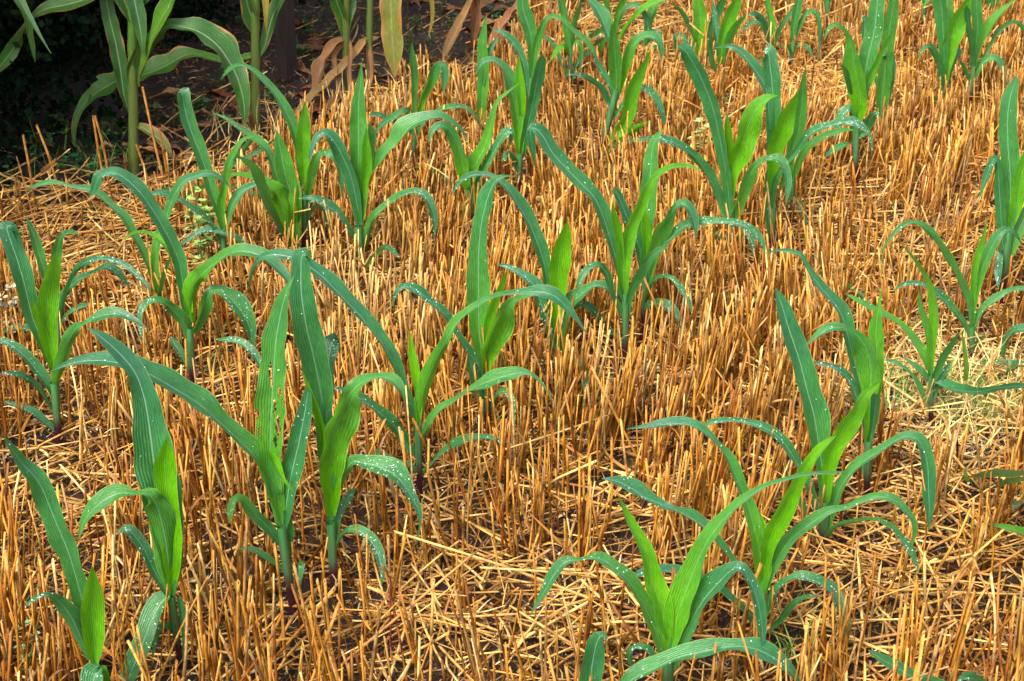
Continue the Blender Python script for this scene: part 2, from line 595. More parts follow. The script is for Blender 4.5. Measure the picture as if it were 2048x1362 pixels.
A((668,1182),(662,1045),17,'maize plant just right of the chewed one, tall upright blade bent over at its tip',[
'.35 .1 .2 .03|660,1040,12 655,960,22 650,880,32 647,820,38 640,776,50 628,717,56 614,659,56 607,620,54 602,579,46 602,540,40 603,512,36 611,503,22 617,512,12 620,530,1',
'1 .35 0 -.05|662,1030,16 662,982,34 659,938,46 664,894,52 673,850,56 690,806,48 710,775,34 732,760,20 758,752,10 782,759,20 798,772,20 806,788,8 808,800,1',
'.95 .95 0|657,940,16 644,858,14 629,806,14 617,773,8 604,740,1',
'.6 .15 2.6 -.08|663,1030,12 676,967,28 692,938,30 708,920,22 724,926,26 750,931,36 779,943,40 800,960,34 817,984,22 835,1015,14 841,1040,6 833,1094,1',
'.2 .1 3 .1|652,850,20 655,790,26 655,738,26 660,703,34 665,678,34 674,680,12 681,712,1',
'.3 .2 2|668,1090,10 677,1035,18 691,1009,20 703,985,14 711,976,3',
'.3 .2 2|668,1110,5 681,1075,7 698,1058,12 715,1060,20 740,1080,22 757,1110,20 765,1140,14 762,1172,1'])
A((387,785),(379,655),13,'maize plant in the left middle, broad arched leaf curving up and left',[
'.3 .1 .3|373,630,14 361,535,26 345,491,28 322,447,27 294,403,28 266,370,28 236,348,24 208,346,16 195,356,22 189,379,14 178,397,1',
'.95 .8 0|380,625,12 368,564,22 352,520,20 332,491,16 308,473,10 288,464,6 267,466,6 244,479,1',
'.9 .15 .2|383,645,14 379,608,26 391,564,32 408,544,30 435,523,20 455,508,16 485,502,22 529,515,26 558,539,22 577,561,12 590,592,1',
'.4 .15 2.4|386,665,10 397,638,18 411,602,26 424,579,18 446,585,24 470,606,34 487,628,30 499,654,24 505,680,12 504,715,3 493,747,1',
'.35 .2 2|380,692,10 372,652,22 352,627,24 329,605,16 302,600,14 283,617,14 279,640,10 282,664,10 291,690,1',
'.3 .2 .5|382,753,8 364,712,14 347,685,14 341,672,4'])
A((840,985),(835,852),13,'slender maize plant in the centre, one leaf arching far left, one far right',[
'.25 .1 .3 .05|834,870,10 828,835,18 811,791,16 794,741,20 771,697,23 741,656,23 708,618,25 676,585,27 647,555,28 621,535,24 587,516,24 553,509,20 526,513,12 509,529,8 500,562,5 498,580,1',
'.95 .9 0|838,840,8 837,800,14 834,762,17 826,717,18 819,659,1',
'.8 .1 .1|836,848,10 841,806,22 853,762,28 877,709,22 904,659,18 936,623,14 970,600,11 1014,587,9 1043,584,14 1075,583,24 1104,589,28 1128,608,20 1153,638,9 1173,667,1',
'.5 .3 .1|838,890,10 852,856,14 876,820,15 905,803,10 929,785,7 955,772,18 990,758,30 1026,748,26 1056,745,10 1081,764,6 1099,790,3 1107,805,1',
'.15 .1 1.6|832,912,6 817,894,18 794,858,23 764,829,23 729,803,19 688,782,12 664,776,2',
'.35 .2 .8|841,957,6 852,938,8 873,915,9 902,895,14 935,878,15 970,874,12 999,882,6 1011,897,1',
'.2 .2 1|832,945,6 815,925,10 800,925,8 765,912,14 740,902,12 727,893,2'])
A((977,860),(968,745),14,'maize plant near the centre with a long broad blade arching over at its tip',[
'.6 .2 .1 .0|970,742,14 960,682,34 957,623,42 957,564,47 957,506,37 963,447,31 973,403,32 984,373,24 996,357,12 1011,352,5 1031,353,1',
'.8 .5 0 -.05|972,745,12 982,679,42 999,638,40 1017,611,28 1036,597,12 1058,594,6 1070,590,1',
'.95 .9 0|974,710,10 975,652,16 986,611,18 1002,573,13 1015,537,1',
'.2 .1 1.4|970,792,10 965,747,22 952,723,18 935,700,14 912,665,13 891,629,15 861,603,17 832,579,18 805,572,12 791,589,8 783,614,1',
'.2 .1 1|974,840,5 962,806,10 952,764,20 941,726,15 937,700,2',
'.4 .2 2|977,835,6 993,788,8 1012,782,15 1025,806,12 1029,835,5 1027,894,1'])
A((1136,730),(1118,700),13,'maize plant near the centre, bright broad leaf between two arching ones',[
'.3 .1 .3 .04|1118,705,10 1108,640,18 1097,579,20 1090,535,20 1077,491,27 1059,447,26 1036,409,22 1018,379,17 1000,362,12 976,350,10 941,351,12 920,365,10 905,387,1',
'.95 .85 0 -.02|1118,705,8 1114,652,14 1115,594,30 1117,550,38 1120,506,40 1129,466,22 1135,440,1',
'.2 .1 3|1108,700,10 1094,638,26 1082,608,26 1070,573,26 1050,553,18 1023,538,12 1000,529,6 994,530,1',
'.55 .1 .6|1119,705,14 1127,647,26 1141,608,28 1164,588,22 1188,570,15 1206,573,18 1229,582,16 1247,600,12 1239,624,1',
'.3 .15 1|1132,670,8 1146,620,8 1164,608,14 1185,620,16 1203,638,10 1207,650,1',
'.3 .2 1|1136,728,5 1142,718,8 1150,714,11 1163,735,20 1172,770,14 1170,795,6 1166,812,1'])
A((1251,740),(1251,585),13,'tall slim maize plant right of centre, long left leaf folded at its tip',[
'.3 .1 .3 .0|1253,610,14 1247,579,16 1233,520,20 1220,476,25 1206,432,28 1188,394,27 1160,365,28 1132,336,30 1105,306,29 1088,275,29 1070,255,24 1060,258,16 1064,290,14 1070,335,1',
'.85 .8 0 -.05|1251,600,14 1247,550,24 1250,506,29 1259,462,27 1273,423,21 1292,385,20 1311,356,16 1338,336,11 1367,331,9 1390,335,5 1402,343,1',
'.95 .9 0|1248,545,8 1238,464,16 1229,432,12 1225,403,1',
'.3 .15 .6|1249,645,8 1236,617,12 1222,585,10 1217,556,16 1206,536,16 1194,528,11 1176,538,12 1162,558,14 1154,588,1',
'.35 .3 .1|1254,635,10 1259,594,14 1273,558,19 1294,523,18 1320,500,13 1338,493,1',
'.3 .2 .5|1250,700,6 1240,680,8 1228,668,10 1222,655,2'])
A((1285,678),(1292,520),11,'maize plant close behind the tall slim one, with a flat wide upright blade',[
'.45 .4 .2 .04|1290,545,12 1289,476,28 1293,432,34 1297,388,35 1301,344,31 1303,310,27 1308,285,20 1316,270,10 1325,258,1',
'.2 .1 .8|1288,565,10 1282,506,20 1270,470,20 1253,432,20 1241,403,18 1232,382,14 1228,374,3',
'.9 .9 0 -.03|1292,520,10 1294,464,20 1291,432,14 1286,407,1',
'.7 .15 .2|1294,565,14 1305,500,25 1320,459,27 1335,438,23 1349,415,13 1366,405,20 1382,423,20 1391,453,12 1392,477,1',
'.3 .2 .8|1286,640,6 1291,594,8 1305,561,10 1326,551,7 1347,558,10 1364,582,12 1379,605,8 1383,627,1',
'.25 .15 1.4|1285,640,8 1290,614,10 1314,606,16 1341,621,18 1361,647,14 1372,672,1',
'.4 .1 2.2 -.08|1290,600,8 1296,560,9 1310,520,10 1326,492,12 1344,474,14 1367,453,18 1396,445,20 1426,442,13 1455,443,13 1485,450,15 1511,465,14 1526,488,10 1530,508,1'])
A((1465,522),(1462,418),12,'maize plant at upper right centre, bright broad leaf and long blade to upper left',[
'.25 .1 .1|1462,452,12 1455,367,20 1443,294,22 1427,220,30 1406,164,32 1385,123,30 1368,98,26 1356,93,6',
'.9 .75 0 -.03|1462,415,12 1464,352,24 1477,308,40 1494,258,46 1511,220,36 1529,200,18 1546,191,7 1556,192,1',
'.95 .9 0|1460,355,10 1458,279,16 1455,250,12 1455,226,1',
'.2 .1 2|1460,442,8 1449,426,14 1435,388,18 1417,353,19 1396,320,20 1376,301,15 1338,281,17 1311,279,12 1282,277,6 1275,276,1',
'.55 .2 .6|1464,442,10 1468,426,18 1483,388,21 1499,350,25 1517,326,15 1537,318,11 1558,318,18 1572,341,16 1576,376,12 1571,412,1',
'.3 .15 2.6|1466,500,5 1475,470,8 1488,458,11 1500,475,17 1508,500,12 1512,524,1',
'.3 .2 .2|1463,510,4 1442,480,6 1427,460,8 1411,455,2'])
A((1542,502),(1546,415),11,'maize plant with a pale flat upright blade bent over squarely at its top',[
'.3 .1 .7 .02|1545,405,10 1544,340,18 1545,279,24 1546,235,30 1545,176,32 1540,132,32 1537,104,30 1533,98,26 1530,104,10',
'.2 .1 .1 .04|1540,260,10 1535,190,14 1525,162,18 1507,135,19 1486,109,18 1469,95,11 1448,92,5 1424,97,1',
'.9 .8 0 -.04|1545,390,10 1550,308,28 1563,264,36 1577,229,36 1593,198,26 1601,180,4',
'.6 .45 .2|1560,380,6 1580,310,16 1596,264,22 1604,206,20 1607,164,12 1611,135,1',
'.35 .1 1.8 -.1|1547,435,8 1549,367,12 1571,329,13 1595,300,15 1612,274,15 1639,256,15 1671,248,15 1703,243,17 1727,256,13 1742,275,6 1743,312,1',
'.25 .15 .2|1541,480,7 1537,420,17 1536,360,15 1540,325,3'])
A((1583,448),(1586,355),9,'small maize plant with long thin arching leaf, just behind the bent blade plant',[
'.6 .4 .1 -.05|1584,372,8 1590,345,12 1607,305,15 1630,283,15 1659,268,12 1689,260,9 1709,260,1',
'.35 .15 .2|1583,415,6 1582,397,4 1595,402,13 1607,426,12 1614,454,1',
'.7 .6 0|1584,365,6 1582,310,16 1586,255,16 1593,215,2'])
A((1710,372),(1712,245),13,'maize plant whose bright front leaf curls left at its thin tip, upper right',[
'.95 .4 .2 -.06|1713,248,14 1721,206,30 1716,162,40 1707,123,36 1703,88,18 1695,68,10 1683,53,7 1668,48,9 1656,59,8 1649,80,1',
'.35 .25 .6 .03|1717,245,14 1730,147,30 1739,103,34 1749,59,34 1754,15,30 1757,-18,20 1760,-55,1',
'.85 .8 0|1716,215,8 1739,156,16 1756,117,11 1771,88,9 1787,61,1',
'.2 .1 2.6|1710,262,10 1702,214,14 1690,223,19 1680,241,17 1673,261,8 1671,283,1',
'.2 .1 3 -.05|1716,275,10 1730,262,14 1739,241,19 1748,228,14 1758,226,2',
'.3 .2 1|1709,305,6 1703,292,7 1692,288,11 1677,297,12 1659,308,8 1645,318,1',
'.2 .1 1|1705,210,6 1695,160,11 1690,142,10 1680,129,2'])
A((1760,272),(1764,215),9,'narrow upright maize plant beside the curling bright leaf, one leaf folded down',[
'.5 .35 0|1760,262,10 1764,191,26 1769,147,27 1775,88,26 1781,44,27 1787,9,22 1790,-30,10 1793,-60,1',
'.3 .1 .5 -.04|1762,232,8 1775,190,12 1782,150,18 1780,115,22 1768,102,16 1764,112,3',
'.2 .1 1.4|1757,175,6 1741,110,9 1731,80,11 1729,50,12 1730,34,8 1722,29,1'])
A((1883,226),(1886,178),10,'maize plant near the top right, bright leaf rising right, drooping leaf at left',[
'.35 .25 .2|1886,182,10 1888,117,16 1886,59,24 1883,15,28 1875,-25,16 1868,-60,1',
'.4 .4 0 .05|1888,172,10 1895,100,16 1897,40,20 1893,-10,18 1890,-50,1',
'.85 .75 0 -.03|1888,178,10 1897,103,30 1909,59,34 1921,29,28 1931,6,16 1945,-25,1',
'.3 .15 .8|1885,195,10 1880,141,15 1871,112,15 1861,91,13 1850,92,9 1842,103,6 1838,118,1',
'.4 .15 .5|1888,195,8 1898,141,15 1909,117,13 1918,100,15 1926,101,1',
'.3 .15 .5 -.1|1878,205,4 1855,188,8 1840,190,12 1828,210,8 1822,224,1'])
A((1938,218),(1947,130),9,'maize plant at the top right with a very thin leaf arching to the right edge',[
'.2 .15 .3|1945,155,8 1944,97,9 1938,59,12 1935,23,12 1933,11,2',
'.4 .35 0|1947,135,10 1956,53,20 1953,15,22 1955,-30,16 1960,-62,1',
'.8 .7 0|1948,135,10 1959,88,19 1977,59,19 1998,29,15 2024,4,5 2037,-6,1',
'.4 .3 .1|1948,155,6 1991,73,8 2012,50,9 2031,42,8 2044,53,8 2055,82,1',
'.5 .15 .3|1942,170,6 1956,138,15 1974,119,15 1991,115,11 2003,132,14 2012,156,10 2017,174,1',
'.3 .2 .2|1940,178,5 1935,153,7 1924,129,6 1918,119,1'])
A((2002,602),(2018,462),15,'big maize plant cut by the right edge with a tall dark blue-green blade',[
'.35 .2 .15 .03|2018,470,12 2021,388,30 2019,329,37 2016,294,38 2015,235,34 2021,191,30 2031,162,14 2032,150,1',
'.9 .8 0 -.02|2020,455,12 2034,403,26 2045,345,30 2058,300,20 2065,260,1',
'.7 .4 0|2012,525,12 2027,491,24 2042,450,26 2062,415,20 2080,395,2',
'.2 .1 .2|2008,530,10 2002,430,20 1998,370,18 1996,330,13 1992,313,15 1984,325,15 1972,355,13 1958,398,1',
'.2 .1 2.2|2006,565,8 1999,503,16 1995,545,15 1997,578,1'])
A((1944,726),(1944,652),11,'spindly maize plant near the right edge, thin leaf hooked over to the left',[
'.4 .25 .2|1944,655,8 1938,608,13 1918,558,14 1894,514,14 1868,473,15 1845,449,13 1824,444,9 1800,456,9 1780,476,6 1765,503,3 1764,548,1',
'.85 .2 .1|1945,645,8 1947,608,13 1954,564,22 1973,517,24 1991,480,22 2006,461,13 2024,459,8 2035,473,6 2044,489,1',
'.85 .85 0|1947,610,8 1950,535,14 1959,500,13 1969,464,6 1975,434,1',
'.3 .15 1.2|1942,685,6 1935,664,9 1918,632,13 1897,608,15 1874,585,13 1853,572,9 1830,566,9 1806,570,8 1786,583,1',
'.5 .2 .3|1946,668,8 1954,638,12 1971,614,13 1997,594,14 2021,579,9 2047,578,11 2075,585,1',
'.3 .2 .2|1946,698,4 1953,688,8 1965,676,8 1970,669,1'])
A((1862,850),(1862,748),10,'light green maize plant with one leaf lying out flat to the right edge',[
'.6 .6 0|1861,765,6 1859,688,11 1853,644,13 1841,609,9 1837,580,1',
'.95 .6 0|1862,745,8 1865,673,19 1869,629,20 1867,595,17 1860,564,12 1841,532,8 1815,500,4 1806,491,1',
'.7 .5 .2|1859,750,6 1850,732,15 1836,697,17 1815,668,15 1800,650,11 1771,629,11 1748,618,11 1718,602,11 1692,588,2',
'.3 .2 0|1865,765,8 1871,747,14 1883,717,15 1903,685,11 1921,662,1',
'.25 .15 1|1868,795,6 1880,760,12 1893,740,12 1901,723,2',
'.25 .1 .1 -.3|1862,762,10 1874,766,22 1897,776,20 1930,783,16 1962,783,15 1991,777,11 2021,773,12 2048,772,10 2080,775,1',
'.35 .2 .1|1861,822,4 1856,814,6 1844,785,9 1824,750,7 1800,729,9 1783,722,7 1767,720,1',
'.3 .25 0|1858,760,6 1839,741,12 1821,726,9 1806,714,1'])
A((1733,998),(1737,880),13,'maize plant at right with a plump bright folded leaf and pale fold above',[
'.3 .12 .2 .04|1737,895,12 1728,791,28 1713,741,28 1700,688,26 1683,629,26 1665,603,22 1655,590,20 1636,568,18 1624,550,13 1612,532,9 1604,512,10 1586,504,9 1560,500,6 1527,508,1',
'.9 .25 .3 -.04|1737,885,12 1739,806,24 1742,762,40 1740,723,44 1730,691,38 1712,669,20 1700,660,8 1683,654,15 1659,656,18 1636,670,13 1612,690,1',
'.75 .7 0 .03|1740,875,8 1755,747,22 1753,703,26 1752,659,29 1756,623,15 1760,600,5 1763,576,1',
'.2 .1 1.2|1734,855,8 1713,794,17 1701,764,15 1683,744,15 1665,732,9 1642,728,9 1624,724,1',
'.2 .1 3 -.05|1738,885,10 1746,850,14 1751,811,19 1753,792,18 1748,786,6',
'.3 .2 .2|1735,962,5 1726,945,9 1722,925,9 1722,913,1'])
A((1646,1102),(1650,1000),19,'large maize plant at right with a single broad straight blade standing above it',[
'.45 .15 .15 .04|1650,1005,18 1646,950,30 1638,894,38 1629,835,47 1613,776,44 1598,717,41 1578,659,38 1565,615,28 1557,592,14 1551,575,1',
'.95 .75 0 -.05|1652,1005,14 1663,908,32 1683,864,38 1706,829,28 1730,794,22 1750,772,11 1763,757,1',
'.7 .75 0|1650,1045,20 1652,980,28 1652,925,18 1651,890,2',
'.45 .15 .15|1652,1065,12 1677,982,19 1701,947,20 1727,923,19 1762,900,15 1789,882,15 1811,873,17 1833,876,20 1848,900,26 1856,938,28 1857,976,28 1859,1021,16 1857,1062,1',
'.25 .1 1.3|1643,1065,8 1621,982,15 1607,947,17 1583,908,18 1560,876,19 1527,855,19 1492,843,11 1463,840,9 1426,843,11 1402,854,1',
'.2 .15 1|1641,1085,8 1625,1068,9 1615,1038,12 1604,1000,14 1595,986,10 1590,979,2',
'.4 .2 1|1644,1090,6 1655,1074,8 1674,1053,9 1704,1043,9 1730,1039,7 1759,1043,9 1786,1059,11 1809,1085,16 1827,1115,12 1837,1145,1'])
A((1517,1305),(1520,1180),14,'maize plant at lower right whose leaves arch widely to both sides',[
'.85 .1 .2 .04|1521,1190,16 1526,1138,34 1518,1094,34 1507,1050,28 1495,1006,25 1480,971,22 1466,938,22 1454,911,17 1435,886,9 1411,864,15 1382,850,17 1352,848,19 1323,850,17 1288,855,9 1253,858,1',
'.95 .9 0 -.06|1526,1160,14 1536,1094,26 1551,1050,36 1568,1015,36 1588,975,28 1612,932,22 1639,900,18 1659,882,10 1672,872,1',
'.9 .9 0 .02|1530,1110,14 1521,1060,24 1513,1030,17 1508,1003,1',
'.35 .3 .15|1522,1195,16 1531,1168,22 1549,1130,27 1574,1088,26 1601,1062,25 1630,1041,25 1659,1021,17 1692,1015,11 1724,1001,13 1759,993,17 1789,1000,19 1812,1021,13 1827,1041,12 1830,1062,10 1822,1098,1',
'.35 .1 2.8 -.08|1522,1245,8 1533,1226,11 1543,1191,17 1560,1171,15 1577,1159,9 1598,1153,17 1630,1162,24 1659,1179,28 1680,1212,22 1692,1241,18 1693,1292,1',
'.3 .2 .3|1520,1272,6 1537,1262,7 1563,1235,13 1586,1206,13 1612,1194,9 1637,1190,2',
'.4 .15 .9 .03|1516,1200,10 1500,1160,12 1479,1135,11 1458,1112,13 1438,1085,12 1423,1064,15 1408,1053,27 1382,1036,21 1352,1020,9 1323,1009,19 1288,994,28 1264,977,27 1235,963,19 1203,957,1',
'.2 .1 1.4|1512,1266,8 1490,1226,13 1458,1198,14 1423,1168,11 1390,1153,14 1352,1144,17 1311,1141,17 1282,1149,14 1260,1154,2'])
A((1332,1450),(1338,1300),20,'maize plant at the bottom right of centre, bright leaves spread in a V',[
'.85 .8 0 .02|1337,1275,16 1322,1212,38 1306,1168,40 1292,1115,30 1272,1068,22 1254,1035,15 1235,987,1',
'.9 .3 .05 -.02|1339,1300,16 1347,1265,36 1361,1212,52 1383,1153,46 1408,1094,32 1436,1053,28 1464,1021,19 1493,994,14 1529,973,11 1560,962,8 1610,949,7 1654,946,6 1699,943,1',
'.55 .15 .8|1335,1320,20 1321,1290,30 1302,1241,32 1280,1197,26 1255,1159,26 1232,1138,24 1206,1120,24 1182,1115,11 1159,1121,7 1132,1122,20 1109,1148,22 1088,1185,15 1059,1233,1',
'.25 .1 .6 -.06|1343,1335,16 1359,1290,38 1382,1244,42 1405,1203,42 1435,1168,36 1461,1141,24 1481,1133,20 1496,1153,22 1514,1197,24 1523,1241,20 1525,1270,13 1524,1296,1',
'.25 .1 1.2|1322,1335,8 1306,1318,12 1294,1300,14 1273,1292,11 1258,1303,12 1261,1326,10 1278,1348,1'])
A((1238,1505),(1230,1420),22,'maize plant below the frame, long pale leaf arching along the bottom edge',[
'.3 .1 .5 .0|1232,1425,14 1242,1385,18 1264,1360,24 1308,1338,30 1352,1317,32 1411,1302,30 1470,1293,28 1514,1299,36 1558,1323,30 1590,1352,14 1605,1390,1',
'.2 .1 1.2 -.03|1228,1430,16 1200,1400,34 1182,1362,44 1187,1314,42 1195,1280,34 1206,1267,14 1216,1284,1',
'.9 .9 0|1230,1430,10 1236,1400,22 1240,1385,2'])
A((2010,1480),(2000,1420),16,'maize plant below the lower right corner, only pointed leaf tips showing',[
'.3 .2 .3 .0|1995,1425,12 1940,1400,26 1890,1385,28 1836,1360,28 1800,1339,24 1756,1314,16 1736,1300,1',
'.3 .1 1.5|2000,1430,12 1975,1390,20 1955,1362,24 1930,1354,16 1915,1362,2'])
A((2150,1160),(2140,1090),16,'maize plant beyond the right edge, one bright leaf tip pointing in',[
'.8 .7 0 .0|2138,1095,10 2090,1078,16 2045,1065,15 2010,1055,12 1971,1047,1',
'.8 .7 0 .0|2140,1090,10 2150,1000,20 2165,930,1'])
A((118,890),(109,765),15,'maize plant at the left edge, tall cut-off blade behind a bright leaf',[
'.3 .1 .1 .03|108,740,14 84,682,24 66,638,32 55,594,36 44,550,39 30,506,38 18,472,34 12,452,28 24,449,12 38,480,12 46,510,8 52,536,1',
'.95 .8 0 -.03|110,745,12 96,667,36 94,608,40 100,564,36 106,535,28 110,505,1',
'.9 .9 0|102,690,8 71,623,14 63,598,1',
'.6 .1 .5 -.04|112,770,12 118,745,22 127,717,24 138,680,26 152,655,22 165,648,7 176,644,11 200,632,20 235,628,20 264,638,13 295,657,1',
'.2 .1 1.8|112,805,8 98,773,17 74,741,23 50,712,21 23,691,17 6,682,14 -20,680,6',
'.2 .1 1.6|112,835,6 98,810,5 86,788,8 73,770,14 53,756,13 29,747,11 0,748,2',
'.2 .1 1.2|119,865,6 109,860,11 85,841,14 59,823,15 29,809,11 8,802,2'])
A((120,722),(115,640),11,'maize plant hidden behind the left edge one, its arched leaves spreading right',[
'.35 .3 0|112,625,8 89,544,17 76,500,19 65,464,15 51,431,1',
'.35 .15 .5|117,645,8 117,629,12 127,594,17 144,570,15 167,553,11 191,543,7 211,534,15 235,546,15 258,574,2',
'.25 .1 1.6|117,650,8 130,590,9 147,550,10 167,526,15 191,518,13 220,519,11 250,531,11 273,550,11 294,570,8 302,586,1',
'.5 .3 .1|115,610,6 111,550,14 113,506,21 120,476,13 132,464,9 147,462,7 159,470,1',
'.35 .2 .2|118,668,6 127,638,7 147,620,9 170,611,9 191,614,2',
'.2 .1 1.2|110,690,6 80,668,10 65,661,11 40,655,13 15,660,11 -5,672,3'])
A((317,658),(313,598),11,'thin maize plant behind the left middle one, long narrow leaf trailing far left',[
'.45 .2 .2 .06|312,600,8 305,550,13 285,500,17 264,464,15 250,435,17 223,412,17 200,391,15 176,378,13 153,374,8 129,369,7 103,365,11 76,370,8 53,378,1',
'.7 .15 .1|316,590,8 311,530,15 313,490,17 322,460,14 332,438,13 338,415,17 350,388,18 367,362,17 391,352,15 417,346,13 441,356,9 461,374,1',
'.3 .2 .1|318,610,6 325,560,9 335,530,6 340,513,1'])
A((450,565),(446,458),10,'maize plant with a straight cut-off blade standing up below the mature stalks',[
'.35 .15 .3 .02|446,462,9 436,417,17 424,382,22 414,347,24 400,305,28 383,264,28 370,220,28 365,190,26 363,178,24 360,182,12',
'.75 .5 0|447,458,8 441,403,17 449,367,15 458,329,15 469,306,12 482,283,9 499,273,5 517,271,1',
'.4 .2 .1|448,468,8 458,432,15 470,400,17 490,379,15 517,369,11 546,358,2',
'.2 .1 1|445,505,6 432,460,8 405,430,10 385,416,11 361,402,12 338,390,13 314,385,11 294,391,2',
'.2 .1 1.6|448,530,6 470,515,8 495,494,10 464,472,14 435,463,15 405,462,13 379,478,9 355,494,2'])
A((603,515),(589,488),14,'maize plant with a glossy bright leaf in front of a taller blade, left of centre',[
'.85 .75 0 -.05|590,492,14 574,447,40 566,412,46 552,382,36 535,368,20 518,359,13 500,356,15 485,348,9 458,352,7 448,353,1',
'.6 .45 .05 .02|592,482,12 585,403,30 572,355,36 564,315,32 558,285,20 553,260,1',
'.25 .15 .1 .08|592,505,8 565,465,12 545,430,15 527,390,22 518,360,22 504,335,18 488,320,10 476,311,1',
'.4 .3 .1 .05|577,455,8 562,390,12 547,330,15 529,294,15 500,270,13 470,250,9 449,235,6 426,226,1',
'.95 .9 0|597,445,8 595,403,9 595,369,1'])
A((608,508),(609,380),10,'maize plant with a dark stem and an upright bright central leaf, left of centre',[
'.45 .25 .1 .02|605,372,10 599,330,13 597,300,15 590,265,21 575,228,21 558,198,17 535,167,15 511,144,9 482,128,6 458,138,9 441,160,1',
'.9 .8 0 -.02|608,365,10 608,323,24 606,279,28 608,241,22 610,202,1',
'.65 .2 .3|612,390,12 622,350,18 631,318,19 643,304,10 662,307,18 676,323,19 684,352,13 683,393,1',
'.25 .1 2.4|607,415,6 625,400,10 645,405,17 655,430,17 660,455,11 664,484,1',
'.4 .3 0|608,465,6 615,435,11 625,418,10 636,409,3'])
A((724,552),(717,452),14,'sturdy maize plant with a tall pointed central blade in the upper left middle',[
'.55 .4 0 .02|720,445,12 717,352,26 717,294,35 717,250,35 717,206,27 721,164,14 723,125,1',
'.2 .1 .8 -.05|720,450,14 708,376,24 694,332,27 676,295,28 660,272,24 645,265,13 632,280,13 622,305,9 618,326,1',
'.95 .9 0 -.02|723,405,10 731,338,22 732,303,19 733,252,1',
'.75 .25 .1|724,438,12 732,367,25 750,338,23 773,305,21 797,285,23 817,256,29 847,240,23 879,234,15 905,244,9 923,261,6 935,277,1',
'.55 .1 1|726,505,8 735,464,14 747,432,15 773,412,13 802,391,11 832,384,13 852,394,19 864,417,15 871,447,10 867,477,1',
'.2 .1 2|722,510,6 706,475,9 694,453,11 676,428,15 656,412,19 635,398,13 617,395,9 597,397,2',
'.7 .4 .2 .05|728,390,8 741,310,16 745,270,16 738,248,5',
'.3 .15 1|724,545,5 745,520,8 765,495,11 783,498,12 797,515,4'])
A((827,340),(829,240),9,'maize plant with a forked pair of upright leaves near the top centre',[
'.5 .4 0|828,248,8 829,191,11 829,147,15 825,117,13 824,83,1',
'.85 .2 .4|830,250,8 844,200,13 858,164,19 872,138,20 881,123,9 889,135,15 890,159,13 886,190,1',
'.35 .15 .3|826,268,8 820,226,13 808,219,11 788,235,15 770,244,11 755,258,8 753,267,1',
'.25 .15 .8|827,270,6 812,255,8 794,243,7 773,235,9 753,229,9 735,231,1',
'.35 .2 .3|830,280,6 845,250,6 864,228,6 891,216,9 926,213,9 946,229,7 963,245,1',
'.5 .2 .1|828,338,4 852,335,9 876,347,11 896,362,13 905,379,9 923,409,10 930,439,1',
'.25 .15 .3|826,336,4 815,345,9 808,360,8 804,375,1'])
A((944,455),(936,378),11,'maize plant with two bright leaves in a V left of the bending blade, centre',[
'.9 .2 .2|938,378,12 927,338,26 920,300,24 908,273,22 894,253,23 880,251,14 867,257,14 857,286,1',
'.8 .7 0|940,385,10 946,338,26 967,300,24 979,258,17 993,206,9 1011,188,6 1039,166,1',
'.25 .15 1.2|943,405,10 964,347,15 982,314,15 999,285,15 1011,264,21 1024,262,15 1020,290,3',
'.4 .3 .2|942,440,5 938,405,14 944,370,14 940,340,2'])
A((1037,388),(1040,305),11,'maize plant near top centre, bright broad leaf beside a flat cut-off blade',[
'.9 .2 .15|1040,308,12 1037,264,24 1031,220,30 1021,176,30 1010,147,22 1000,128,14 985,120,11 964,126,13 952,148,1',
'.2 .1 1.2|1042,308,12 1053,264,20 1063,220,22 1073,167,23 1081,129,21 1084,116,17 1083,110,4',
'.9 .9 0|1044,230,12 1042,176,19 1038,138,13 1038,111,1',
'.25 .15 2.6|1036,345,6 1025,315,11 1012,307,13 1008,322,6'])
A((962,280),(963,255),9,'narrow upright maize plant at the top between the dead leaves and the centre',[
'.6 .5 0|963,262,8 963,220,17 966,176,23 967,132,23 965,88,19 970,53,9 973,31,1',
'.25 .15 .2|966,170,6 976,112,11 988,90,11 997,74,1'])
A((1056,262),(1063,155),9,'dark blue-green maize plant with a wide blade touching the top edge left of centre',[
'.4 .25 .1|1063,160,10 1065,103,20 1059,59,28 1047,23,28 1044,0,22 1040,-30,10 1038,-56,1',
'.55 .3 .1|1064,160,8 1073,88,15 1085,53,13 1094,35,9 1109,31,9 1126,41,9 1147,62,9 1170,79,11 1188,103,9 1192,118,1',
'.2 .1 1.2|1058,210,6 1052,153,13 1043,117,17 1029,88,15 1011,70,11 997,62,8 985,60,1'])
A((1139,197),(1141,95),8,'small maize plant at the top with many thin arching leaves',[
'.5 .35 0|1141,105,8 1132,44,15 1126,15,15 1120,-10,10 1115,-36,1',
'.5 .3 0|1142,100,8 1150,44,11 1159,15,7 1164,-12,1',
'.9 .2 .4|1141,115,5 1143,90,8 1152,80,8 1161,92,10 1162,115,8 1159,145,1',
'.9 .8 0|1140,118,5 1130,92,10 1115,103,9 1098,126,1',
'.3 .15 .2|1140,165,5 1128,140,8 1115,105,8 1100,82,8 1085,67,1',
'.3 .15 .3|1142,170,4 1155,125,7 1175,105,7 1190,112,1'])
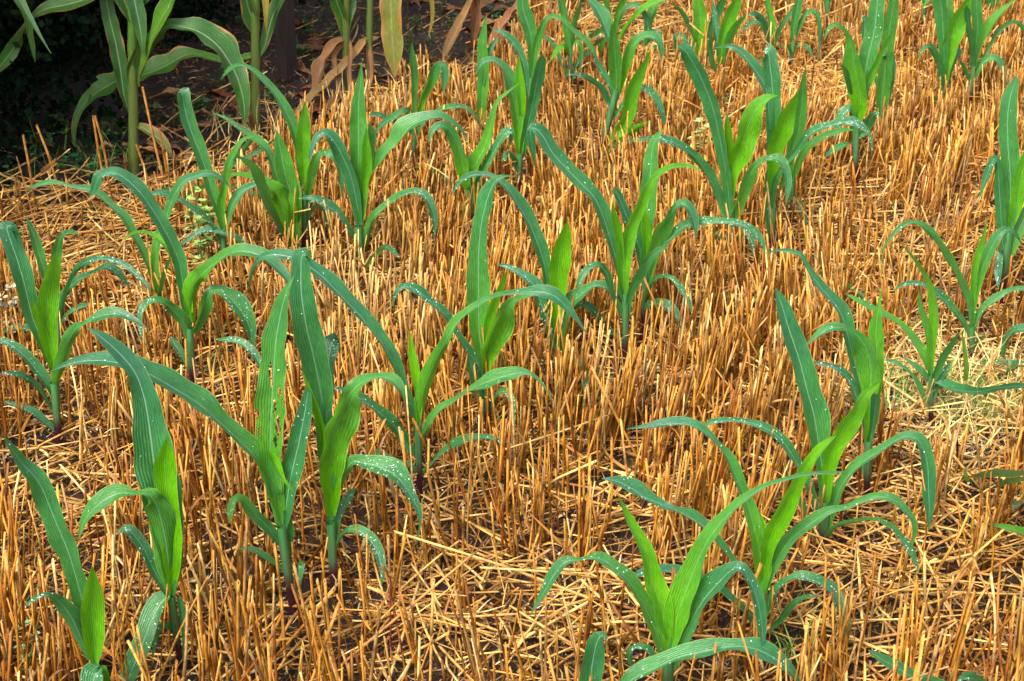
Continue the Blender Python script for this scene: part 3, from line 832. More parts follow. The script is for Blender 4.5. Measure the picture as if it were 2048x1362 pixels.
A((1194,328),(1234,178),13,'leaning maize plant with a crooked stem near the top centre',[
'.6 .5 0|1233,188,14 1232,132,26 1229,97,25 1226,59,11 1224,48,1',
'.3 .2 .1 .05|1230,125,10 1225,90,16 1216,68,21 1203,35,26 1190,11,19 1176,-2,9 1168,-9,1',
'.9 .2 .2|1236,185,10 1253,117,19 1264,91,21 1284,73,15 1305,72,15 1320,88,13 1324,124,1',
'.9 .8 0 -.05|1220,280,10 1238,264,22 1256,223,26 1264,176,28 1279,147,19 1291,123,11 1301,100,1',
'.95 .85 .1 -.08|1217,292,10 1235,282,15 1258,267,15 1282,253,11 1308,240,1',
'.2 .1 1.6|1228,215,8 1217,206,11 1206,182,13 1188,164,11 1164,150,9 1132,150,1',
'.3 .2 .2|1230,205,8 1220,173,13 1206,147,13 1194,126,9 1188,96,1',
'.25 .1 2.6|1230,235,6 1262,190,7 1284,176,11 1303,190,15 1319,214,13 1329,244,7 1331,262,1',
'.4 .2 .3|1196,318,6 1217,297,9 1250,285,9 1279,281,7 1302,286,1'])
A((1402,135),(1402,110),9,'maize plant at the top with a broad bright blade beside a paler one',[
'.8 .7 0|1400,118,8 1397,88,20 1401,44,27 1399,15,25 1395,-20,14 1390,-52,1',
'.2 .15 .2|1405,112,8 1420,59,13 1432,29,17 1443,6,15 1456,-27,1',
'.3 .15 .5|1398,108,6 1378,85,13 1362,73,15 1349,76,10 1352,101,2',
'.3 .2 0|1395,96,5 1376,50,9 1361,23,9 1342,5,1'])
A((1437,195),(1441,125),9,'maize plant at the top, bright leaf leaning right beside a broad upright blade',[
'.9 .75 0|1441,128,10 1446,73,20 1458,38,26 1467,15,23 1478,-10,14 1488,-42,1',
'.2 .1 1|1440,128,8 1435,79,15 1432,53,13 1428,20,9 1425,-2,1',
'.65 .5 0|1443,133,8 1458,82,15 1473,56,15 1487,36,8 1492,31,1',
'.35 .2 .2|1438,158,6 1425,130,9 1420,92,11 1424,71,2'])
A((1541,118),(1542,97),8,'small maize plant at the top with a droopy drop-covered leaf to its left',[
'.8 .6 0|1542,103,8 1543,53,13 1537,18,13 1532,-10,8 1530,-36,1',
'.3 .2 0|1543,100,8 1558,59,9 1579,29,9 1599,6,7 1612,-11,1',
'.2 .1 2|1541,102,8 1535,73,11 1526,44,13 1511,28,13 1496,32,1',
'.25 .15 .5|1540,105,5 1530,60,8 1514,41,9 1493,53,8 1470,71,1'])
A((1579,142),(1588,80),8,'small dark maize plant at the top with one thin leaf hooked over to the right',[
'.4 .3 0|1586,85,8 1589,44,15 1595,15,17 1600,-15,10 1604,-42,1',
'.4 .2 .1|1588,85,8 1601,50,9 1614,26,9 1629,22,10 1639,44,9 1640,85,5 1635,130,1',
'.25 .15 .5|1583,110,5 1600,91,7 1615,97,9 1627,116,1',
'.25 .15 .2|1583,115,5 1577,96,7 1570,90,5 1562,94,1'])
A((1228,118),(1227,66),9,'maize plant at the top edge behind the leaning one, leaf hooked right over its neighbour',[
'.7 .6 0|1226,72,8 1217,23,11 1210,-10,10 1205,-31,1',
'.7 .6 0|1228,72,8 1237,18,12 1249,-5,10 1258,-27,1',
'.3 .15 .8|1228,75,6 1238,38,13 1253,14,11 1270,8,9 1285,22,11 1297,53,9 1300,80,1',
'.85 .8 0|1229,98,5 1245,68,9 1262,42,9 1280,22,11 1305,8,15 1335,-3,8 1352,-11,1'])
A((1288,118),(1290,95),8,'stubby maize plant at the top edge half hidden by a pale drooping leaf',[
'.5 .4 0|1290,98,8 1299,44,17 1308,15,18 1315,-15,12 1320,-42,1',
'.25 .1 1|1290,100,5 1300,75,10 1310,62,12 1321,75,10 1326,98,1',
'.3 .2 .1|1288,105,4 1296,96,9 1320,96,10 1338,120,1'])
A((1985,70),(1986,20),9,'maize plant standing on the top edge near the right corner',[
'.4 .3 0|1986,25,8 1984,-20,18 1990,-60,18 1998,-110,1',
'.6 .4 0|1987,25,8 2000,-10,12 2016,-25,12 2040,-10,1',
'.4 .3 0|1984,30,8 1968,-5,12 1950,-25,12 1935,0,1'])
A((1655,60),(1655,0),9,'maize plant on the top edge whose one dark leaf hangs into view',[
'.5 .4 0|1655,10,8 1650,-40,18 1656,-90,18 1660,-130,1',
'.4 .3 0|1655,12,8 1662,-15,10 1651,-10,10 1650,22,1'])
A((1845,60),(1850,5),8,'maize plant on the top edge left of the corner pair, thin leaf hanging left',[
'.5 .4 0|1850,10,8 1846,-40,18 1850,-90,18 1852,-120,1',
'.5 .4 0|1850,12,8 1862,-20,12 1858,-5,10 1843,20,1'])
for i, (a, k) in enumerate(PL):
    seedling(i + 1, *a, **k)

# ------------------------------------------------------------------ mature maize stalks at the field's edge
MG = 'mature maize stalks along the field edge'


def stalk(base, topy, w, label, leaves, mat='stalk', lean=0.0, sheaths=()):
    g = ground(*base)
    root = empty('mature_maize_plant', g)
    tag(root, label, 'maize plant', MG)
    n = 40
    ys = np.linspace(base[1], topy, n)
    P = np.array([on_plane(base[0] + lean * (base[1] - y) / 100, y, g[1]) for y in ys])
    P[0, 2] = -0.02
    s = np.linspace(0, 1, n)
    z = P[:, 2]
    R_ = np.full(n, w * dep(P[3]) / FPX * 0.5)
    R_ = R_ * (1 - 0.45 * s)
    node_z = np.arange(0.06, 3, 0.16)
    for q in node_z:
        R_ *= 1 + 0.12 * np.exp(-((z - q) / 0.012) ** 2)
    make_tube('stalk', P, R_, mat, root, np.clip(z / 0.9, 0, 1), seg=12)
    for k, ln in enumerate(leaves):
        mt, rest = ln.split(' ', 1)
        t0, t1, dr, dt, pts = parse(rest)
        make_leaf(root, g[1], pts, t0, t1, dr, dt, mt, seed=9000 + int(base[0]) * 10 + k)
    return root


stalk((268, 348), -420, 21, 'thick green maize stalk at upper left, big leaf arching right', [
    'mature .1 .1 0 -.05|272,172,10 284,135,26 297,100,30 316,68,28 340,50,20 367,55,22 395,62,38 432,88,46 460,126,44 478,164,36 488,206,24 489,228,16 491,244,5 494,262,1',
    'mature .0 .0 0 -.05|262,-90,10 262,-60,24 267,-10,32 273,20,31 279,48,27 284,82,15 286,116,1',
    'mature .2 .8 0 -.04|268,-100,10 305,-125,20 345,-80,28 342,0,28 324,34,24 304,79,15 289,117,12 276,160,1',
    'mature .0 .0 0 .05|260,228,8 248,190,18 241,140,28 231,85,30 219,35,28 211,-10,24 205,-60,4',
    'mature .2 .15 0 -.02|262,-60,8 215,-25,22 170,-2,30 126,11,34 90,18,22 64,34,10 50,56,13 37,80,23 18,110,27 -4,138,18 -25,165,1',
    'yellowing .0 .4 0 -.05|270,252,10 286,256,16 304,268,22 322,282,20 336,298,12 345,313,1',
    'mature .0 .0 0 -.02|270,172,20 266,140,28 272,110,24 278,86,4',
    'mature .0 .0 0 -.02|268,44,18 252,10,30 238,-30,30 232,-80,2',
    'mature .1 .0 0 .04|268,30,14 285,5,20 300,-15,22 312,-30,2'], lean=-1.2)
stalk((510, 264), -420, 20, 'second mature maize stalk, left of the dark post, yellow dry tip hanging at its top', [
    'mature .5 .25 0 .02|511,110,12 480,118,12 455,122,14 425,118,14 391,107,15 364,113,28 338,128,34 308,143,34 280,150,30 253,153,28 223,167,36 190,188,30 165,211,16 151,241,13 147,270,8 150,296,1',
    'mature .0 .0 0|520,112,6 530,92,15 537,60,22 548,25,22 562,0,22 578,-50,2',
    'yellowing .6 1 0 -.06|514,-90,12 530,-60,20 531,-10,16 531,25,10 533,69,1',
    'mature .0 .0 0 -.03|512,62,16 505,40,28 494,5,26 485,-45,2',
    'yellowing .1 .4 0 -.05|506,150,5 500,140,10 492,135,8 487,150,1',
    'dry .3 .3 0 -.05|506,262,6 498,225,14 490,235,10 487,285,1'], lean=0.3)
stalk((692, 188), -420, 16, 'third mature maize stalk with shrivelled brown leaves around its foot', [
    'mature .3 .2 0|690,70,16 684,30,24 672,0,20 665,-60,1',
    'mature .3 .2 0|692,60,16 702,15,20 712,-30,1',
    'dry .2 .2 0 -.03|690,82,8 674,86,12 658,112,18 643,138,22 632,167,15 625,192,1',
    'dry .0 .1 0 -.03|688,95,8 670,110,10 672,150,10 680,190,6 690,205,1',
    'dry .2 .0 0 -.03|694,80,6 702,100,9 699,150,9 704,195,8 698,210,1',
    'dry .3 .1 0 -.06|688,190,8 670,205,18 662,215,12 650,218,1'], 'stalk')
stalk((737, 180), -420, 15, 'fourth mature maize stalk with a long tan dead leaf slanting to the ground', [
    'dry .8 1 0 -.12|733,80,8 728,90,15 706,117,15 676,147,15 647,176,15 617,203,14 588,236,5',
    'yellowing .2 .6 0 -.10|740,-110,10 758,-150,20 774,-90,34 780,-30,42 782,10,43 783,46,41 785,82,42 788,115,32 789,141,13 789,156,1',
    'dry .1 .1 0 -.02|734,80,8 738,110,12 742,150,10 738,184,1',
    'dry .4 .2 0|738,130,6 743,140,10 740,165,8 736,178,1',
    'yellowing .2 .5 0 -.05|745,-100,8 800,-140,16 850,-80,12 863,0,9 865,35,7 857,74,1'], 'stalk', lean=1.8)
stalk((947, 88), -400, 13, 'withered maize stalk with pink-brown dead leaves at the top, left of centre', [
    'dry .4 .5 0 -.05|949,-40,8 948,-10,10 940,10,10 926,38,15 908,70,19 893,100,15 884,124,1',
    'dry .1 .1 0 -.02|950,0,10 954,30,17 951,60,15 949,88,4',
    'mature .3 .2 0|948,-60,10 958,-90,20 972,-120,1'], 'stalkdry')
stalk((1112, 62), -360, 12, 'dry maize stalk with drooping salmon-coloured leaves at the top edge', [
    'dry .7 .6 0 -.04|1112,-60,8 1118,-20,14 1116,15,15 1113,40,14 1118,60,3',
    'dry .2 .2 0|1110,-30,6 1100,0,12 1097,30,10 1099,60,1',
    'dry .1 .0 0 -.05|1108,0,5 1080,-10,8 1040,8,12 1028,22,10 1010,44,15 991,72,15 976,97,4',
    'mature .3 .2 0|1112,-80,10 1130,-110,22 1160,-130,1'], 'stalkdry')
stalk((-70, 360), -420, 20, 'mature maize stalk beyond the left edge with one narrow leaf tip hanging into view', [
    'mature .3 .3 0 -.02|-66,-150,8 -40,-190,20 0,-90,24 22,-25,18 38,6,16 50,25,18 58,48,13 60,70,12 66,97,9 70,124,1',
    'mature .1 .1 0|-66,-20,10 -90,-60,30 -130,-40,30 -160,40,1'], lean=0)
# unseen stalks added left of the frame to block light, visible from a step aside
for k in range(4):
    gx, gy = -1.85 - 0.42 * k + 0.1 * math.sin(k * 3), 4.2 - 0.75 * (k % 3) - 0.3 * (k // 3)
    bx_, by_ = project(np.array([gx, gy, 0.0]))
    lv = []
    for j in range(7):
        zz = 0.35 + 0.24 * j
        p0 = project(np.array([gx, gy, zz]))
        sd = 1 if (j + k) % 2 else -1
        p1 = project(np.array([gx + sd * 0.22, gy, zz + 0.30]))
        p2 = project(np.array([gx + sd * 0.5, gy, zz + 0.22]))
        p3 = project(np.array([gx + sd * 0.68, gy, zz - 0.12]))
        lv.append('mature .2 .1 0 %.2f|%.0f,%.0f,14 %.0f,%.0f,44 %.0f,%.0f,40 %.0f,%.0f,1' % (random.uniform(-.3, .3), *p0, *p1, *p2, *p3))
    tp = project(np.array([gx, gy, 2.0]))
    if gx * 1.0 < -1.5 and False:
        pass
    stalk((float(bx_), float(by_)), float(tp[1]), 22, 'unseen mature maize stalk added outside the left edge to block light', lv)

# ------------------------------------------------------------------ soil
xs = np.concatenate([np.linspace(-40, -5, 12), np.linspace(-4.6, 4.6, 300), np.linspace(5, 40, 12)])
ys = np.concatenate([np.linspace(-20, 0.4, 10), np.linspace(0.6, 10, 300), np.linspace(11, 80, 24)])
X, Y = np.meshgrid(xs, ys)


def relief(x, y):
    return (0.010 * np.sin(x * 7.1 + 1.3 * np.sin(y * 3.3)) * np.sin(y * 6.3 + 1.7 * np.sin(x * 2.1))
            + 0.005 * np.sin(x * 23 + y * 11) * np.sin(y * 19 - x * 7)) - 0.012


Z = relief(X, Y)
V = np.stack([X, Y, Z], -1).reshape(-1, 3)
tag(mesh_obj('ground', V, grid_faces(len(ys), len(xs)), M['soil']), 'dark wet soil under the straw', kind='structure')

# ------------------------------------------------------------------ straw
EDGE = [(-900, 500), (0, 440), (150, 425), (300, 408), (430, 368), (560, 305), (640, 275), (700, 258), (830, 205), (900, 182), (1000, 125), (1080, 50), (1200, -120), (1500, -500)]


def edge_y(px):
    e = np.array(EDGE, float)
    return np.interp(px, e[:, 0], e[:, 1])


# bare or flattened spots: x, y, rx, ry (pixels), how bare
OPEN = [(405, 575, 60, 60, .95), (110, 410, 260, 55, .9), (200, 520, 230, 120, .93), (1060, 1250, 330, 130, .84), (1760, 1230, 330, 140, .85), (1920, 830, 190, 150, .93),
        (130, 1020, 190, 110, .7), (480, 790, 150, 90, .55), (1200, 1010, 190, 60, .55), (1250, 75, 140, 75, .96),
        (1700, 190, 190, 60, .8), (1700, 450, 130, 50, .5), (1790, 560, 120, 70, .5), (1850, 1050, 230, 110, .6),
        (1560, 90, 120, 60, .45), (720, 690, 90, 90, .3), (300, 560, 130, 80, .7), (1440, 300, 70, 60, .7), (150, 1230, 160, 90, .5),
        (420, 360, 120, 60, .9), (1950, 480, 90, 80, .5)]


def openness(px, py):
    o = np.zeros_like(px)
    for (x, y, rx, ry, k) in OPEN:
        d = ((px - x) / rx) ** 2 + ((py - y) / ry) ** 2
        o = np.maximum(o, k * np.clip(1.35 - d, 0, 1))
    return o


def field_pts(n, x0=-3.6, x1=3.6, y0=1.3, y1=8.2):
    """uniform candidates on the field"""
    x = RNG.uniform(x0, x1, n)
    y = RNG.uniform(y0, y1, n)
    k = np.abs(x) < 0.34 * y + 0.65
    x, y = x[k], y[k]
    px, py = project(np.stack([x, y, np.zeros_like(x)], 1))
    return x, y, px, py


PAL = np.array([(0.44, 0.186, 0.021), (0.58, 0.300, 0.056), (0.28, 0.102, 0.012), (0.78, 0.53, 0.20),
                (0.28, 0.095, 0.014), (0.40, 0.22, 0.075), (0.62, 0.30, 0.050)])
PW = np.array([.30, .20, .18, .06, .10, .06, .10])


def straw_cols(n, pale=None):
    c = PAL[RNG.choice(len(PAL), n, p=PW / PW.sum())]
    if pale is not None:
        p = np.clip(pale, 0, 1)[:, None]
        c = c * (1 - p) + np.array((0.88, 0.62, 0.24)) * p
    return c * RNG.uniform(0.8, 1.18, (n, 1))


def tube_batch(B0, D, L, R0, C, bend=0.03, seg=6, rings=5, hollow=True, dark=0.0, z_floor=None):
    """many straws at once: base B0, direction D, length L, radius R0, colour C -> V, F, col"""
    n = len(B0)
    D = norm(D)
    A_ = norm(np.cross(D, norm(RNG.normal(size=(n, 3)))))
    Bb = np.cross(D, A_)
    t = np.linspace(0, 1, rings)
    # one raised dark node somewhere along the stalk
    nodep = RNG.uniform(0.30, 0.85, n)
    T_ = np.tile(t, (n, 1))
    kn = RNG.integers(1, rings - 1, n)
    T_[np.arange(n), kn] = np.clip(nodep, 0.12, 0.9)
    T_ = np.sort(T_, 1)
    bn = bend * RNG.normal(size=(n, 1))
    cen = B0[:, None, :] + D[:, None, :] * (T_ * L[:, None])[:, :, None] + A_[:, None, :] * (bn * L[:, None] * 4 * T_ * (1 - T_))[:, :, None]
    isn = (np.abs(T_ - np.clip(nodep, 0.12, 0.9)[:, None]) < 1e-6)
    rr = R0[:, None] * (1.08 - 0.16 * T_) * (1 + 0.28 * isn)
    an = np.linspace(0, 2 * np.pi, seg, endpoint=False)
    ring = np.cos(an)[None, :, None] * A_[:, None, :] + np.sin(an)[None, :, None] * Bb[:, None, :]
    V = cen[:, :, None, :] + rr[:, :, None, None] * ring[:, None, :, :]
    cc = C[:, None, :] * (1 - dark * np.clip(1 - T_ * 2.0, 0, 1))[:, :, None]
    cc = cc * np.where(isn, 0.40, 1.0)[:, :, None] * RNG.uniform(0.72, 1.22, (n, rings, 1)) * np.array((1, 1, 1))
    sh = (RNG.random((n, 1)) < 0.4) & (T_ < np.clip(nodep, .12, .9)[:, None])      # brown old sheath below the node
    cc = np.where(sh[:, :, None], cc * np.array((0.72, 0.58, 0.5)), cc)
    cc = np.repeat(cc[:, :, None, :], seg, 2)
    rl = rings
    if hollow:   # slanted cut end with a dark hollow
        tip = V[:, -1] + D[:, None, :] * (R0[:, None, None] * 1.3 * np.cos(an + 1)[None, :, None])
        V[:, -1] = tip
        inner = cen[:, -1][:, None, :] + (tip - cen[:, -1][:, None, :]) * 0.62 - D[:, None, :] * (R0 * 0.2)[:, None, None]
        V = np.concatenate([V, inner[:, None], (inner - D[:, None, :] * (R0 * 2.0)[:, None, None])[:, None]], 1)
        ci = np.repeat((C * 0.9 + np.array((0.03, 0.02, 0.01)))[:, None, :], seg, 1)[:, None]
        cc[:, -1] = ci[:, 0]
        cc = np.concatenate([cc, ci, ci * 0.15], 1)
        rl = rings + 2
    f1 = grid_faces(rl, seg, True)
    F_ = (f1[None] + (np.arange(n) * rl * seg)[:, None, None]).reshape(-1, 4)
    V = V.reshape(-1, 3)
    if z_floor is not None:
        V[:, 2] = np.maximum(V[:, 2], z_floor)
    return V, F_, cc.reshape(-1, 3), rl * seg, len(f1)


# --- standing stubble in drill rows
x, y, px, py = field_pts(330000)
az = math.radians(27)
rowc = x * math.cos(az) - y * math.sin(az)
row_d = np.abs(((rowc / 0.125 + 0.18 * np.sin(y * 2.1) + 0.1 * np.sin(x * 5)) % 1.0) - 0.5)
clump = 0.5 + 0.5 * np.sin(x * 31 + 2 * np.sin(y * 17)) * np.sin(y * 27 + 2 * np.sin(x * 13))
lowf = 0.5 + 0.5 * np.sin(x * 3.1 + 1.5) * np.sin(y * 2.3 + 0.7 * np.sin(x * 4))
op = openness(px, py)
dens = np.exp(-(row_d / 0.23) ** 2) * (0.30 + 0.7 * clump) * (1 - op) * (0.55 + 0.45 * lowf)
dens = np.where(py < edge_y(px), 0, dens)
for (a_, k_) in PL:                                   # the drill that sowed the maize knocked stubble down round each plant
    gb = ground(*a_[0])
    dd = ((x - gb[0]) / 0.09) ** 2 + ((y - gb[1] + 0.04) / 0.12) ** 2
    dens *= 1 - 0.62 * np.exp(-dd ** 2)
keep = RNG.random(len(x)) < dens * np.clip(0.86 + 0.25 * (y - 2.3) / 1.0, 0.6, 1.12)
x, y, px, py, op = x[keep], y[keep], px[keep], py[keep], op[keep]
n = len(x)
open('/tmp/cnt','w').write('st %d ' % n)
ln = np.clip(RNG.normal(0.172, 0.036, n), 0.06, 0.28) * (1 - 0.25 * op) * (1 + 0.16 * np.clip((3.6 - y) / 1.4, -1.2, 1))
leanx = 0.08 * np.sin(x * 4.1 + y * 2.2) + RNG.normal(0, 0.10, n)
leany = 0.05 * np.sin(x * 2.7 - y * 3.1) + RNG.normal(0, 0.085, n)
wild = RNG.random(n) < 0.09 + 0.25 * op
leanx = np.where(wild, RNG.normal(0, 0.45, n), leanx)
leany = np.where(wild, RNG.normal(0, 0.45, n), leany)
D = np.stack([leanx, leany, np.ones(n)], 1)
B0 = np.stack([x, y, relief(x, y) - 0.004], 1)
rad = RNG.uniform(0.0012, 0.0026, n)
pale = 0.45 * np.exp(-(((px - 730) / 110) ** 2 + ((py - 660) / 110) ** 2)) + 0.25 * (RNG.random(n) < 0.1)
C = straw_cols(n, pale) * (0.86 + 0.16 * np.sin(x * 2.9 + 2 * np.sin(y * 1.9)) * np.sin(y * 3.7 + x))[:, None]
order = np.argsort((x ** 2 + y ** 2) + np.where((px < 10) | (px > 2038) | (py > 1362 + 120), 100, 0))
vis, rest = order[:300], order[300:]
V, F_, cc, nv, nf = tube_batch(B0[rest], D[rest], ln[rest], rad[rest], C[rest])
tag(mesh_obj('wheat_stubble', V, F_, M['straw'], col=cc), 'golden cut wheat stubble standing in drill rows across the field', 'wheat stubble', kind='stuff')
V, F_, cc, nv, nf = tube_batch(B0[vis], D[vis], ln[vis], rad[vis], C[vis], rings=7, seg=8)
f1 = F_[:nf]
for i in range(300):
    o = mesh_obj('stubble_stalk', V[i * nv:(i + 1) * nv], f1, M['straw'], origin=B0[vis[i]], col=cc[i * nv:(i + 1) * nv])
    tag(o, 'cut wheat stalk standing upright in the nearest stubble', 'straw stalk', 'nearest cut wheat stalks of the stubble')

# --- leaf sheaths and ragged ribbons clinging to the stubble and lying about
def ribbon_batch(B0, D, L, W, C, curl, seg=6):
    n = len(B0)
    D = norm(D)
    S_ = norm(np.cross(D, norm(RNG.normal(size=(n, 3)))))
    Nn = np.cross(D, S_)
    t = np.linspace(0, 1, seg)
    k = curl[:, None] * t[None, :] * 2
    kk = np.where(np.abs(curl) < 0.05, 0.05, curl)[:, None] * 2
    u_ = np.sin(k) / kk
    v_ = (1 - np.cos(k)) / kk
    cen = B0[:, None, :] + L[:, None, None] * (u_[:, :, None] * D[:, None, :] + v_[:, :, None] * Nn[:, None, :])
    tw = RNG.normal(0, 1.2, (n, 1)) * t[None, :]
    side = np.cos(tw)[:, :, None] * S_[:, None, :] + np.sin(tw)[:, :, None] * Nn[:, None, :]
    w = (W[:, None] * (1 - 0.75 * t[None, :] ** 2))[:, :, None]
    V = np.stack([cen - side * w, cen + side * w], 2)
    f1 = grid_faces(seg, 2)
    F_ = (f1[None] + (np.arange(n) * seg * 2)[:, None, None]).reshape(-1, 4)
    cc = np.repeat(C, seg * 2, 0)
    V = V.reshape(-1, 3)
    V[:, 2] = np.maximum(V[:, 2], relief(V[:, 0], V[:, 1]) + 0.001)
    return V, F_, cc


sel = RNG.choice(n, int(n * 0.75))
tt = RNG.uniform(0.0, 0.6, len(sel))
Bs = B0[sel] + D[sel] * (tt * ln[sel])[:, None]
Ds = D[sel] + RNG.normal(0, 0.45, (len(sel), 3))
Ds[:, 2] = np.abs(Ds[:, 2]) * RNG.choice([1, -0.4], len(sel), p=[.65, .35])
cs = straw_cols(len(sel)) * np.array((0.70, 0.68, 0.78))
V, F_, cc = ribbon_batch(Bs, Ds, RNG.uniform(0.03, 0.11, len(sel)), RNG.uniform(0.0012, 0.0032, len(sel)), cs, RNG.normal(0, 1.3, len(sel)))
tag(mesh_obj('dry_wheat_leaves', V, F_, M['litter'], col=cc), 'brown withered wheat leaves clinging to the stubble', 'wheat leaves', kind='stuff')

sel = RNG.choice(n, 5000)
Bs = B0[sel] + RNG.normal(0, 0.02, (5000, 3)) * np.array((1, 1, 0)) + np.array((0, 0, 0.012))
Ds = RNG.normal(0, 1, (5000, 3)) * np.array((1, 1, 0.25))
cs = straw_cols(5000) * np.array((0.8, 0.82, 1.2))
V, F_, cc = ribbon_batch(Bs, Ds, RNG.uniform(0.05, 0.16, 5000), RNG.uniform(0.0018, 0.0042, 5000), cs, RNG.normal(0, 1.0, 5000), seg=8)
tag(mesh_obj('loose_wheat_leaves', V, F_, M['litter'], col=cc), 'flat bent wheat leaves and sheaths lying between the stubble', 'wheat leaves', kind='stuff')

# --- loose straws lying on the soil
x, y, px, py = field_pts(64000)
op = openness(px, py)
below = (py > edge_y(px) - 45) | ((RNG.random(len(x)) < 0.10) & (py > edge_y(px) - 230))
k = (RNG.random(len(x)) < (0.30 + 0.62 * op)) & below
x, y, px, py, op = x[k], y[k], px[k], py[k], op[k]
n = len(x)
open('/tmp/cnt','a').write('lo %d ' % n)
th = RNG.normal(0.35, 0.9, n) + np.where(RNG.random(n) < 0.4, RNG.uniform(0, 6.28, n), 0)
pitch = np.abs(RNG.normal(0, 0.14, n)) + np.where(RNG.random(n) < 0.12, 0.35, 0)
D = np.stack([np.cos(th) * np.cos(pitch), np.sin(th) * np.cos(pitch), np.sin(pitch)], 1)
L = np.clip(RNG.gamma(3.2, 0.042, n), 0.03, 0.42)
zb = relief(x, y) + 0.004 + RNG.random(n) ** 2 * (0.018 + 0.05 * op)
hayp = np.exp(-(((px - 1890) / 170) ** 2 + ((py - 800) / 110) ** 2)) * 0.8
cl = straw_cols(n, 0.28 + hayp + 0.3 * (RNG.random(n) < 0.35)) * np.array((1.02, 0.97, 0.90))
B0l = np.stack([x, y, zb], 1) - D * (L * 0.5)[:, None]
B0l[:, 2] = zb
V, F_, cc, nv, nf = tube_batch(B0l, D, L, RNG.uniform(0.0010, 0.0026, n), cl, bend=0.05, seg=6, rings=5, dark=0.0, z_floor=-0.012)
tag(mesh_obj('loose_straw', V, F_, M['straw'], col=cc), 'loose golden straw lying crisscross on the soil', 'straw', kind='stuff')

# --- fine chaff and shreds that hide most of the soil
x, y, px, py = field_pts(420000)
op = openness(px, py)
k = (py > edge_y(px) - 25 + RNG.normal(0, 18, len(x))) | ((RNG.random(len(x)) < 0.22) & (px > 240))
k &= RNG.random(len(x)) < 0.8
x, y, px, py = x[k], y[k], px[k], py[k]
n = len(x)
open('/tmp/cnt','a').write('ch %d ' % n)
th = RNG.uniform(0, 6.28, n)
D = np.stack([np.cos(th), np.sin(th), np.abs(RNG.normal(0, 0.25, n))], 1)
cl = straw_cols(n) * np.where(RNG.random(n) < 0.3, 1.1, 0.62)[:, None] * np.array((0.80, 0.92, 1.5))
hayp = np.exp(-(((px - 1890) / 170) ** 2 + ((py - 800) / 110) ** 2))[:, None]
cl = cl * (1 - hayp) + np.array((0.74, 0.56, 0.28)) * hayp
V, F_, cc = ribbon_batch(np.stack([x, y, relief(x, y) + RNG.random(n) ** 2 * 0.024 + 0.004], 1), D, RNG.uniform(0.008, 0.055, n) * (1 + 0.8 * hayp[:, 0]),
                         RNG.uniform(0.0007, 0.0022, n), cl, RNG.normal(0, 1.1, n), seg=4)
tag(mesh_obj('wheat_grains', *(lambda q: (q[0], q[1], M['litter'], None, None, True, None, q[2]))(ribbon_batch(
    np.stack([x, y, relief(x, y) + 0.006 + 0.015 * RNG.random(n)], 1)[:9000], D[:9000], RNG.uniform(0.004, 0.007, 9000), RNG.uniform(0.0009, 0.0016, 9000),
    np.array((0.80, 0.66, 0.38)) * RNG.uniform(0.7, 1.1, (9000, 1)), RNG.normal(0, 0.3, 9000), seg=3))), 'pale spilt wheat grains and husks on the soil', 'wheat grains', kind='stuff')
tag(mesh_obj('chaff', V, F_, M['litter'], col=cc), 'fine brown chaff and shredded straw covering the soil', 'chaff', kind='stuff')

